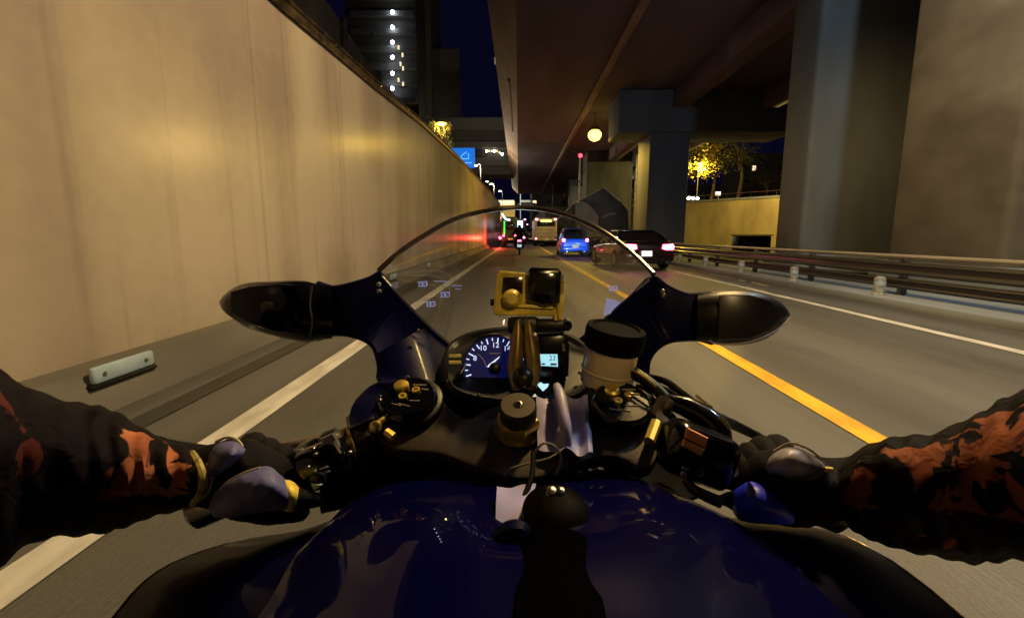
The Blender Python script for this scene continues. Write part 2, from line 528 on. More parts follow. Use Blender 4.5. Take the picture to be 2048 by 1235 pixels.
# --- overhead deck
M_soffit = mat("dark soffit concrete", (0.20, 0.15, 0.21), 0.85, bdist=.02, var=0.55, scale=.35, stretch=(1, .25, 1), col2=(0.10, 0.07, 0.085), bump=.2, bscale=8)
M_fascia = mat("tan fascia", (0.40, 0.27, 0.20), 0.75, var=0.35, scale=.8, stretch=(1, .5, 1))
deck = empty("elevated_deck", (8, 40, 9), "wide dark concrete expressway deck overhead, running away from the rider", "bridge deck")
DZ = 9.1
MB().rings([[Vector((-.1, y, DZ)), Vector((15, y, DZ)), Vector((15, y, DZ + 1.6)), Vector((-.1, y, DZ + 1.6))] for y in (-40, 20, 95)], True).build("soffit", M_soffit, deck)
MB().rings([[Vector((-.103, y, DZ - .003)), Vector((-.103, y, DZ + 2.4)), Vector((-1.25, y, DZ + 2.4)), Vector((-1.25, y, DZ + 1.15))] for y in (-40, 10, 50, 95)], True).build("fascia", M_fascia, deck)
for x, wd, m in ((4.3, .32, M_fascia), (9.0, .9, M_soffit), (14, .9, M_soffit)):
    MB().box((x, 27, DZ - (.10 if wd < .5 else .5)), (wd, 132, .194 if wd < .5 else .99), bev=.03).build("girder", m, deck)
MB().box((-1.1, 27, DZ + 1.5), (.5, 1.2, .55), bev=.05).build("drain_box", M_black, deck)
MB().tube([(-.55, 27.5, DZ + .45), (-.5, 31, DZ + .4), (-.5, 40, DZ + .4)], .09, n=8).build("drain_pipe", M_fascia, deck)

M_pier = mat("pier concrete", (0.135, 0.152, 0.168), 0.8, bdist=.02, var=0.35, scale=.7, stretch=(1, 1, .35), col2=(0.075, 0.085, 0.09), bump=.2, bscale=12)
M_pier2 = mat("shaded pier concrete", (0.17, 0.19, 0.24), 0.8, bdist=.02, var=0.3, scale=.7, stretch=(1, 1, .35), bump=.2, bscale=12)
M_piert = mat("rough tan pier", (0.145, 0.135, 0.12), 0.85, bdist=.02, var=0.65, scale=1.1, stretch=(1, .7, 1.3), col2=(0.085, 0.076, 0.064), bump=.15, bscale=5)
def pier(x0, x1, y0, y1, m, lab, cap=None):
    o = empty("bridge_pier", ((x0 + x1) / 2, (y0 + y1) / 2, 0), lab, "pier", "piers under the elevated deck")
    MB().box(((x0 + x1) / 2, (y0 + y1) / 2, DZ / 2 - .01), (x1 - x0, y1 - y0, DZ - .01), bev=.12).build("column", m, o)
    MB().box(((x0 + x1) / 2, (y0 + y1) / 2, .35), (x1 - x0 + .4, y1 - y0 + .4, .5), bev=.05).build("footing", M_conc_median, o)
    if cap:
        cx0, cx1, z0 = cap
        MB().box(((cx0 + cx1) / 2, (y0 + y1) / 2, (z0 + DZ) / 2 - .01), (cx1 - cx0, y1 - y0 + .3, DZ - z0 - .006), bev=.1).build("crossbeam", m, o)
    return o
pier(7.4, 10.0, 7.3, 9.6, M_piert, "rough tan concrete pier at the right edge, streaked with dark horizontal stains")
pier(7.5, 10.3, 12.7, 14.0, M_pier, "broad grey-green concrete pier between the tan pier and the yellow-lit wall")
pier(7.45, 9.7, 27.8, 30.6, M_pier2, "dark blue-grey pier with a yellow-lit left face and a crossbeam reaching right", (5.6, 15.6, 6.8))
pier(6.6, 11.0, 47, 50, M_pier, "tan-lit far pier right beneath the glowing yellow deck lamp")
pier(7.4, 10.0, 70, 72, M_pier2, "farthest dim pier, left of the tan-lit one")

# --- right guardrail
M_rail = mat("galvanised rail", (0.17, 0.16, 0.15), 0.4, 0.7, var=0.4, scale=2, stretch=(1, .2, 1), rvar=.1)
gr = empty("guardrail", (6.4, 0, 0), "long steel guardrail on the kerb right of the road", "guardrail")
def wbeam(zc, h, x, m, depth=.05):
    zs = [zc - h / 2, zc - h * .3, zc - h * .12, zc + h * .12, zc + h * .3, zc + h / 2]
    dx = [0, -depth, 0, 0, -depth, 0]
    b = MB()
    prof_ = [(x + d, z) for z, d in zip(zs, dx)] + [(x + .02 + d * 0.9, z) for z, d in list(zip(zs, dx))[::-1]]
    b.rings([[Vector((px, y, pz)) for px, pz in prof_] for y in (-12, 20, 60, 150)], True)
    return b.build("beam", m, gr)
wbeam(.55, .22, 6.40, M_rail)
wbeam(.30, .17, 6.42, mat("dark rail", (0.10, 0.09, 0.085), .5, .5, var=.4, scale=2, stretch=(1, .2, 1)))
MB().tube([(6.38, -12, .75), (6.38, 150, .75)], .035, n=8, sub=1).build("top_pipe", mat("pale pipe", (0.42, 0.36, 0.28), .4, .3, var=.3, scale=2), gr)
for k in range(40):
    y = 3 + k * 2.5
    MB().box((6.5, y, .43), (.10, .10, .66), bev=.01).build("post", M_rail, gr)
M_bollard = mat("white marker post", (0.36, 0.38, 0.39), 0.6, var=0.6, scale=14)
bo = empty("marker_post", (6.12, 8, .1), "wide pale marker post standing on the kerb nearest the tan pier", "marker post", "white marker posts along the kerb")
b_ = MB(); b_.lathe((6.12, 8, .1), (0, 0, 1), [(.10, 0), (.10, .02), (.085, .03), (.085, .26), (.07, .30), (.03, .315)], n=16); b_.build("body", M_bollard, bo)
b_ = MB(); b_.lathe((6.12, 8, .1), (0, 0, 1), [(.088, .17), (.088, .23)], n=16); b_.build("reflective_band", M_refl, bo)
for k, lab in ((1, "second white marker post along the kerb, right of the mirror's tip"), (2, "third white marker post on the kerb, above the right mirror"),
               (3, "fourth white marker post on the kerb, right of the red-lit car"), (4, "white marker post closest behind the red-lit car's tail lamp")):
    dup(bo, (6.12, 8 + 2.5 * k, .1), label=lab)

# --- yellow-lit wall far right with rail, road signs
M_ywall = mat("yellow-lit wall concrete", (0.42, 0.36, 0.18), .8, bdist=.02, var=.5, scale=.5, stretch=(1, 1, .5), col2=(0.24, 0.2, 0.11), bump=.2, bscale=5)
A0, A1 = Vector((11.5, 57.3, 0)), Vector((36, 27.6, 0))
dA = (A1 - A0).normalized(); nA = Vector((-dA.y, dA.x, 0))
yw = empty("far_retaining_wall", A0, "yellow-lit concrete wall with a thin rail on top beyond the piers", "wall")
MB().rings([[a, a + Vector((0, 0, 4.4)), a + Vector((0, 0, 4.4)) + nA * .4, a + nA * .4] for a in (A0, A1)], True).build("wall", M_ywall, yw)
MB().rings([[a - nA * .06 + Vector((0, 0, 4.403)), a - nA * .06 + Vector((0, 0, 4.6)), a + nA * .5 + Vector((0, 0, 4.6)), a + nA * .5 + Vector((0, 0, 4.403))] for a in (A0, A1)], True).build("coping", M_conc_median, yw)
rb = MB()
for k in range(18):
    a = A0 + (A1 - A0) * (k / 17)
    rb.tube([a + Vector((0, 0, 4.6)), a + Vector((0, 0, 5.05))], .03, n=5, sub=1)
rb.tube([A0 + Vector((0, 0, 5.05)), A1 + Vector((0, 0, 5.05))], .035, n=6, sub=1)
rb.build("rail", M_steel, yw)
tag(MB().box((28, 75, 2.15), (50, 40, 4.3)).build("raised_street", M_ground), kind="structure")
bx = empty("roadside_cabinet", (12.2, 25, 0), "low dark box with a yellow top edge behind the guardrail, below the yellow-lit wall", "cabinet")
MB().box((12.2, 25, .55), (1.7, .7, 1.0), bev=.04).build("body", M_black, bx)
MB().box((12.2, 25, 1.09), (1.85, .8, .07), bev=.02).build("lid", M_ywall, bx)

# ============================================================ LAMPS
def add_light(kind, loc, energy, color, parent=None, size=.2, spot=None, target=None, blend=.6):
    l = bpy.data.lights.new("lamp_light", kind)
    l.energy = energy; l.color = color
    if kind == 'SPOT':
        l.spot_size = R(spot); l.spot_blend = blend; l.shadow_soft_size = size
    elif kind == 'AREA':
        l.shape = 'DISK'; l.size = size
    else:
        l.shadow_soft_size = size
    o = bpy.data.objects.new("lamp_light", l)
    COL.objects.link(o)
    o.location = loc
    if target is not None:
        o.rotation_euler = (Vector(target) - Vector(loc)).to_track_quat('-Z', 'Y').to_euler()
    if parent is not None:
        o.parent = parent
        o.matrix_parent_inverse = world_of(parent).inverted()
    return o
SODIUM = (1.0, 0.66, 0.245)
M_sod = mat("sodium lamp glass", (1, .8, .3), .3, emit=(1.0, .80, .12), strength=4.5)
M_led = mat("white lamp glass", (1, 1, .95), .3, emit=(1.0, .88, .66), strength=25)
M_cool = mat("cool lamp glass", (1, 1, 1), .3, emit=(.82, .92, 1.0), strength=30)
def deck_lamp(loc, lab, energy, col=None):
    o = empty("deck_lamp", loc, lab, "lamp", "yellow lamps hung under the deck")
    v = Vector(loc)
    b = MB(); b.lathe(v, (0, 0, 1), [(.30, 0), (.34, .05), (.30, .22), (.12, .34), (.04, .36)], n=20); b.build("housing", M_steel, o)
    b = MB(); b.lathe(v + Vector((0, 0, -.16)), (0, 0, 1), [(.12, -.50), (.32, -.40), (.44, -.2), (.44, .0), (.32, .155)], n=20); b.build("lens", M_sod, o)
    MB().tube([v + Vector((0, 0, .36)), Vector((v.x, v.y, DZ - .01))], .03, n=8, sub=1).build("stem", M_steel, o)
    add_light('SPOT', v + Vector((0, 0, -.72)), energy, col or SODIUM, o, size=.25, spot=172, target=v + Vector((0, 0, -5)), blend=.35)
    return o
deck_lamp((5.1, 33, 8.0), "glowing yellow lamp hanging under the deck above the red-lit car", 3000, (1, .62, .08))
deck_lamp((2.7, 4.0, 8.0), "yellow deck lamp hanging high over the rider's front", 3350)
deck_lamp((3.6, -10, 8.0), "yellow deck lamp hanging under the deck behind the rider", 2400)
# lamp lighting the yellow wall and trees at the right
def pole_lamp(base, h, arm, lab, m, energy=0, color=(1, .9, .7), r=.07, lens=.22, grp="street lamps along the expressway", lit=True):
    b0 = Vector(base); top = b0 + Vector((0, 0, h)); end = top + Vector(arm)
    o = empty("street_lamp", b0, lab, "street lamp", grp)
    MB().tube([b0, b0 + Vector((0, 0, h * .5)), top], [r * 1.5, r * 1.2, r], n=8, sub=2).build("pole", M_steelp, o)
    MB().tube([top, top + Vector(arm) * .5 + Vector((0, 0, .1)), end], [r, r * .8, r * .7], n=8).build("arm", M_steelp, o)
    MB().box(end, (lens * 2.2, lens * 1.6, .14), bev=.05).build("head", M_steelp, o)
    b = MB(); b.lathe(end - Vector((0, 0, .07 + lens * .45)), (0, 0, 1), [(.02, 0), (lens * .7, lens * .12), (lens, lens * .44)], n=14)
    b.build("lens", m, o)
    if energy: add_light('POINT', end - Vector((0, 0, .45)), energy, color, o, size=.2)
    return o
M_steelp = mat("pole steel", (0.22, 0.21, 0.2), .45, .6, var=.3, scale=3)
M_offglass = mat("unlit lamp glass", (0.25, 0.25, 0.25), .2)
pole_lamp((22.5, 37.5, 0), 8.6, (-1.2, .8, 0), "yellow street lamp beside the yellow wall, hidden behind the grey-green pier", M_sod, 4500, (1, .68, .18))
pole_lamp((5.66, 45, 0), 8.4, (-2.6, .3, 1.25), "unlit street lamp pole with a raised arm beside the tan-lit far pier", M_offglass, lit=False)
pole_lamp((5.4, 76, 0), 8.8, (-2.6, .3, 1.1), "smaller unlit lamp pole with raised arm further along the road", M_offglass, lit=False)
pole_lamp((10.5, 43.5, 0), 8.2, (.9, 0, 0), "thin lamp pole in the gap left of the dark blue-grey pier", M_offglass, lit=False)
# yellow lamp and tree by the building
q = atY(883, 247, 46)
pole_lamp((q.x - .7, q.y, 3.5), q.z - 3.5 + .1, (.7, 0, 0), "bright yellow street lamp above the lit tree by the apartment tower", M_sod, 420, (1, .8, .2), lens=.45)
for i, (px, py, Y, lab, mm, e) in enumerate([
    (952, 331, 52, "small white lamp at the blue sign's lower corner", M_led, 1600),
    (983, 368, 96, "small white lamp low beside the end of the wall", M_led, 3500),
    (974, 363, 120, "tiny white lamp left of the other lamps at the wall's end", M_led, 0),
    (1000, 382, 110, "small white lamp over the yellow-lit far building", M_led, 500),
    (1058, 375, 105, "small white lamp under the deck's far end", M_led, 0),
    (1057, 387, 135, "tiny white lamp just under another at the deck's far end", M_led, 0),
    (1246, 363, 62, "left one of two white lamps in the gap beside the yellow pier face", M_led, 250),
    (1236, 362, 70, "dimmer lamp left of another in the gap beside the yellow pier face", M_led, 0)]):
    q = atY(px, py, Y)
    pole_lamp((q.x + .5, q.y, 0), q.z + .1, (-.5, 0, 0), lab, mm, e, (1, .85, .55), r=.05, lens=.14 + Y * .0014)
# cool lamp out of frame on the right, lighting kerb and piers
pole_lamp((7.2, 4.4, 0), 7.6, (-1.3, 0, .2), "unseen cool white street lamp out of frame in front of the tan pier, right of the rider", M_cool, 700, (.72, .88, 1.0))

# ============================================================ BACKGROUND
M_bldg = mat("dark building", (0.09, 0.085, 0.08), .8, var=.3, scale=.3)
M_bldg2 = mat("grey building", (0.13, 0.125, 0.12), .8, var=.3, scale=.2)
M_win = mat("unlit window", (0.02, 0.022, 0.03), .15)
M_winlit = mat("lit window", (.8, .7, .5), .4, emit=(1, .8, .5), strength=1.2)
# apartment block with stair lights
ya = 95
x0 = atY(700, 300, ya).x; x1 = atY(838, 300, ya).x
ap = empty("apartment_block", ((x0 + x1) / 2, ya + 6, 0), "tall dark apartment block with a column of white stair lights", "building")
MB().box(((x0 + x1) / 2, ya + 7, 29), (x1 - x0, 12, 58)).build("wall", M_bldg, ap)
for k in range(18):
    z = 2.2 + 3.06 * k
    MB().box(((x0 + x1) / 2 + .6, ya + .4, z), (x1 - x0 - 1.4, 1.5, .95)).build("balcony", M_bldg2, ap)
xs = atY(785, 200, ya).x
for k, py in enumerate((25, 55, 85, 115, 147, 177)):
    q = atY(785, py, ya - .9)
    b = MB(); b.lathe(q, (0, -1, 0), [(.28, 0), (.34, .08), (.25, .2), (.05, .26)], n=12); b.build("stair_light", M_cool, ap)
for (px, py) in ((797, 95), (805, 110), (801, 128), (806, 137), (797, 160), (806, 168), (744, 70)):
    q = atY(px, py, ya - .9)
    MB().box(q, (.3, .15, .7), bev=.03).build("window", M_winlit if px != 744 else M_win, ap)
# tower with two slabs
tw = empty("tower_block", (-17, 112, 0), "plain dark grey tower rising beside the night sky gap", "building")
xa = atY(836, 200, 105).x; xb = atY(865, 200, 105).x; xc = atY(906, 200, 105).x
MB().box(((xa + xb) / 2, 112, 33), (xb - xa, 14, 66)).build("front_slab", mat("pale tower render", (0.20, 0.17, 0.15), .8, var=.2, scale=.2), tw)
zt = atY(880, 97, 105).z
MB().box(((xb + xc) / 2 + .1, 112, zt / 2), (xc - xb + .1, 14.2, zt)).build("rear_slab", mat("tower wing render", (0.11, 0.10, 0.105), .8, var=.2, scale=.2), tw)
z1 = atY(880, 145, 105).z
MB().box(((xb + xc) / 2 + 1.6, 104.8, (zt + z1) / 2), (4.2, .3, zt - z1 - .4)).build("window_panel", mat("tower panel", (0.16, 0.16, 0.18), .5), tw)
add_light('AREA', ((xa + xc) / 2 + 3, 96, 24), 0.001, (1, .9, .8), tw, size=1)

# crossing bridge
cy = 70
br = empty("crossing_bridge", (-4, cy, 10), "grey bridge crossing the road beyond the wall, with a dark slot of lights", "bridge")
def zc(py): return atY(940, py, cy).z
M_br = mat("bridge concrete", (0.20, 0.20, 0.20), .8, var=.3, scale=.2, stretch=(.3, 1, 1))
M_br2 = mat("bridge slot", (0.03, 0.03, 0.035), .7)
for nm, a, b_, yo, m in (("parapet", 237, 262, -.6, M_br), ("upper_band", 262, 284, .3, M_br2 if False else M_bldg2), ("girder", 284, 297, -.3, M_br), ("slot", 297, 316, .6, M_br2), ("lower_girder", 316, 332, -.2, M_br), ("soffit", 332, 348, .4, M_bldg2)):
    za, zb = zc(a), zc(b_)
    h = za - zb
    cur = []
    for k in range(9):
        x = -22 + k * 5.2
        y = cy + .018 * (x + 2) ** 2
        zz = zb - .0 + .004 * (x + 2) ** 2
        cur.append([Vector((x, y + yo, zz)), Vector((x, y + yo, zz + h - .004)), Vector((x, y + 6, zz + h - .004)), Vector((x, y + 6, zz))])
    MB().rings(cur, True).build(nm, m, br)
for i in range(7):
    q = atY(973 + i * 5.2, 302 + (i > 4) * 3 * (i - 4), cy - .2)
    MB().box(q, (.26, .1, .3), bev=.03).build("slot_light", M_winlit if i % 3 else M_led, br)
MB().box((-17.5, cy + 3, 4.8), (2.5, 3, 9.4)).build("column", M_br, br)

# blue sign
sg = empty("direction_sign", atY(930, 333, 44), "lit blue direction sign peeking over the wall's top edge", "sign")
M_sign = mat("lit blue sign", (0.02, 0.15, 0.6), .4, emit=(0.02, 0.22, 0.95), strength=.75)
M_signw = mat("sign markings", (0.3, 0.7, 0.95), .4, emit=(0.15, 0.6, 1.0), strength=.9)
sc_ = atY(925, 316, 44)
sw, sh = 48 / F * 44, 37 / F * 44
MB().box(sc_, (sw, .12, sh), bev=.03).build("panel", M_sign, sg)
sb = MB()
for pts_ in ([(-.1, -.75), (-.1, .2), (.35, .6)], [(-.1, -.1), (.5, -.1), (.5, .45)], [(.2, -.5), (.75, -.5)]):
    sb.tube([sc_ + Vector((a * sw / 2, -.08, b * sh / 2)) for a, b in pts_], .05, n=6, sub=1)
sb.build("route_lines", M_signw, sg)
MB().tube([sc_ + Vector((-.9, .15, -sh / 2)), sc_ + Vector((-.9, .15, -5.2))], .08, n=8, sub=1).build("pole", M_steelp, sg)

# far lit building and light structures
q = atY(1008, 410, 125)
fbld = empty("lit_building", (q.x, 128, 0), "low yellow-lit building at the far end of the road", "building")
MB().box((q.x, 130, 5), (5.6, 6, 10.0)).build("wall", mat("yellow-lit render", (0.6, 0.42, 0.12), .7, emit=(1, .62, .14), strength=.45, var=.3, scale=.4), fbld)  # lamp light on this wall is painted in as a yellow glow
MB().box((q.x, 126.9, 9.6), (5.2, .2, 1.2)).build("fascia", M_winlit, fbld)
MB().box((q.x + .2, 126.9, 5.6), (4.6, .2, .5)).build("window", M_winlit, fbld)
gp = empty("sign_gantry", (0.3, 112, 0), "far pale gantry mast and crossbar at the vanishing point", "gantry")
pm = MB()
qa, qb = atY(1041, 398, 112), atY(1041, 355, 112)
pm.tube([Vector((qa.x, 112, 0)), qb], .12, n=6, sub=1)
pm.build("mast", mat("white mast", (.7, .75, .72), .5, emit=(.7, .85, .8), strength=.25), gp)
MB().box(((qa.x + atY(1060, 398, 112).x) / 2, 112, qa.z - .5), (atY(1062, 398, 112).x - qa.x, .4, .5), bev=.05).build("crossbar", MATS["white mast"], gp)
MB().box((qa.x + 1.4, 112.3, qa.z - 1.7), (4.2, .3, 1.7), bev=.05).build("panel", M_bldg, gp)
# skyline beyond
for i, (pxa, pxb, py, Y, lab) in enumerate([(1062, 1150, 372, 150, "wide dark far building closing the road's end under the deck"),
                                           (940, 985, 352, 160, "dark far building behind the end of the concrete wall"),
                                           (1180, 1275, 330, 120, "dark building glimpsed beyond the gap beside the far pier"),
                                           (1490, 1570, 312, 95, "blocky dark building with a pale roof edge right of the yellow tree"),
                                           (1350, 1500, 372, 120, "low dark building behind the yellow-lit tree")]):
    a, b_ = atY(pxa, py, Y), atY(pxb, py, Y)
    o = empty("far_building", ((a.x + b_.x) / 2, Y, 0), lab, "building", "dark buildings in the distance")
    MB().box(((a.x + b_.x) / 2, Y + 5, a.z / 2), (b_.x - a.x, 10, a.z)).build("wall", M_bldg, o)
    MB().box(((a.x + b_.x) / 2, Y + 5, a.z + .2), (b_.x - a.x + .6, 10.6, .4)).build("roof", M_bldg2, o)
    for k in range(6):
        MB().box((a.x + (b_.x - a.x) * (k + .5) / 6, Y - .02, a.z * (.86 if k % 2 else .7)), ((b_.x - a.x) / 12, .08, .9)).build("window", M_winlit if (k * 7 + i) % 5 == 0 else M_win, o)

# trees
M_bark = mat("bark", (0.06, 0.045, 0.03), .9, bdist=.02, bump=.5, bscale=30)
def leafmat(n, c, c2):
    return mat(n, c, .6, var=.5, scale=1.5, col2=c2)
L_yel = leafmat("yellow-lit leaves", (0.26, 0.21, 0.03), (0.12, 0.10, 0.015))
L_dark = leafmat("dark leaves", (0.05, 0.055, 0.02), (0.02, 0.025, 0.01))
def tree(base, h, rx, rz, m, lab, n=1500, leaf=.16, seed=1, grp="trees on the raised street"):
    rnd = random.Random(seed)
    b0 = Vector(base)
    o = empty("broadleaf_tree", b0, lab, "tree", grp)
    tb = MB(); c = b0 + Vector((0, 0, h - rz))
    tb.tube([b0, b0 + Vector((.05 * h, 0, (h - rz) * .6)), c], [.028 * h, .02 * h, .013 * h], n=8)
    cl = []
    for k in range(9):
        a = rnd.uniform(0, 2 * PI); e = rnd.uniform(-.35, .9)
        tip = c + Vector((math.cos(a) * rx * .75 * math.cos(e), math.sin(a) * rx * .75 * math.cos(e), rz * .85 * math.sin(e)))
        tb.tube([c - Vector((0, 0, rz * .5 * rnd.random())), (c + tip) / 2 + Vector((0, 0, .1 * rz)), tip], [.010 * h, .006 * h, .003 * h], n=5, sub=2)
        cl.append((tip, rnd.uniform(.28, .5)))
    cl.append((c + Vector((0, 0, rz * .3)), .5))
    tb.build("trunk", M_bark, o)
    lb = MB()
    for k in range(n):
        t, rr = rnd.choice(cl)
        d = Vector((rnd.gauss(0, 1), rnd.gauss(0, 1), rnd.gauss(0, .8))) * rr * .5
        p = t + Vector((d.x * rx, d.y * rx, d.z * rz))
        u = Vector((rnd.gauss(0, 1), rnd.gauss(0, 1), rnd.gauss(0, 1))).normalized() * leaf * rnd.uniform(.6, 1.3)
        v = u.orthogonal().normalized() * leaf * .5
        lb.add([p - u * .5, p + v * .5, p + u * .5, p - v * .5], [(0, 1, 2, 3)])
    lb.build("crown", m, o, smooth=False)
    return o
q = atY(1420, 395, 58)
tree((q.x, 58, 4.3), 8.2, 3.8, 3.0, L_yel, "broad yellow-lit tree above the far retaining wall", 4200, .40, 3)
add_light('POINT', (q.x - 2.5, 54.6, 8.8), 3200, (1, .72, .12), empty("street_lamp", (q.x - 2.5, 55, 4.3), "short lamp at the foot of the yellow-lit tree", "street lamp"), size=.2)
lm = [o for o in COL.objects if o.get("label") == "short lamp at the foot of the yellow-lit tree"][0]
MB().tube([(q.x - 2.5, 55.5, 4.3), (q.x - 2.5, 55.5, 9.1)], .05, n=6, sub=1).build("pole", M_steelp, lm)
bq = MB(); bq.lathe((q.x - 2.5, 55.5, 8.95), (0, 0, 1), [(.05, 0), (.16, .08), (.16, .2), (.04, .25)], n=10); bq.build("lens", M_sod, lm)
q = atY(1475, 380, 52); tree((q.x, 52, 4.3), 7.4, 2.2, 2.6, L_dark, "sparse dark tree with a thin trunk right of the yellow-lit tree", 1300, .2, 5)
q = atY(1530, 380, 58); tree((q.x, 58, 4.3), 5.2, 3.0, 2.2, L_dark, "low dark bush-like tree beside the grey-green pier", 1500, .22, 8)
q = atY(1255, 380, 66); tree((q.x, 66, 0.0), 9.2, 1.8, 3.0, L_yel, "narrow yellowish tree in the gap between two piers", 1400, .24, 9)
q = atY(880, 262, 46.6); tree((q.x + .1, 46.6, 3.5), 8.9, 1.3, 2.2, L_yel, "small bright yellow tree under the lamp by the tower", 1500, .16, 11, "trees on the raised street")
q = atY(1430, 388, 50)
for j, (px, py, lab) in enumerate([(1437, 388, "small white lamp under the trees on the far wall"), (1385, 398, "bright low lamp cluster at the left end of the far wall's rail")]):
    q = atY(px, py, 50)
    lo = empty("bollard_lamp", (q.x, 50, 4.3), lab, "lamp")
    MB().tube([(q.x, 50, 4.3), (q.x, 50, q.z)], .05, n=6, sub=1).build("pole", M_steelp, lo)
    bq = MB()
    for s_ in range(1 + 2 * j):
        bq.lathe((q.x + .45 * s_ - .4 * j, 50, q.z - .05), (0, 0, 1), [(.05, 0), (.15, .08), (.15, .2), (.04, .25)], n=10)
    bq.build("lens", M_led, lo)

# ============================================================ VEHICLES
def wheel(c, r, wd, parent, n=24):
    c = Vector(c)
    b = MB(); b.lathe(c - Vector((wd / 2, 0, 0)), (1, 0, 0), [(r * .62, 0), (r * .93, 0), (r, wd * .15), (r, wd * .85), (r * .93, wd), (r * .62, wd)], n=n)
    t = b.build("wheel", M_tyre, parent)
    b = MB()
    b.lathe(c - Vector((wd / 2 + .006, 0, 0)), (1, 0, 0), [(r * .14, .0), (r * .14, wd + .012)], n=12)
    for k in range(7):
        a = 2 * PI * k / 7
        d = Vector((0, math.cos(a), math.sin(a)))
        b.box(c + d * r * .36, (wd + .006, r * .55, r * .13), (Vector((1, 0, 0)), d, Vector((1, 0, 0)).cross(d)))
    b.lathe(c - Vector((wd / 2 + .004, 0, 0)), (1, 0, 0), [(r * .58, 0), (r * .63, 0), (r * .63, wd + .008), (r * .58, wd + .008)], n=n)
    b.build("rim", M_rim, t)
    return t

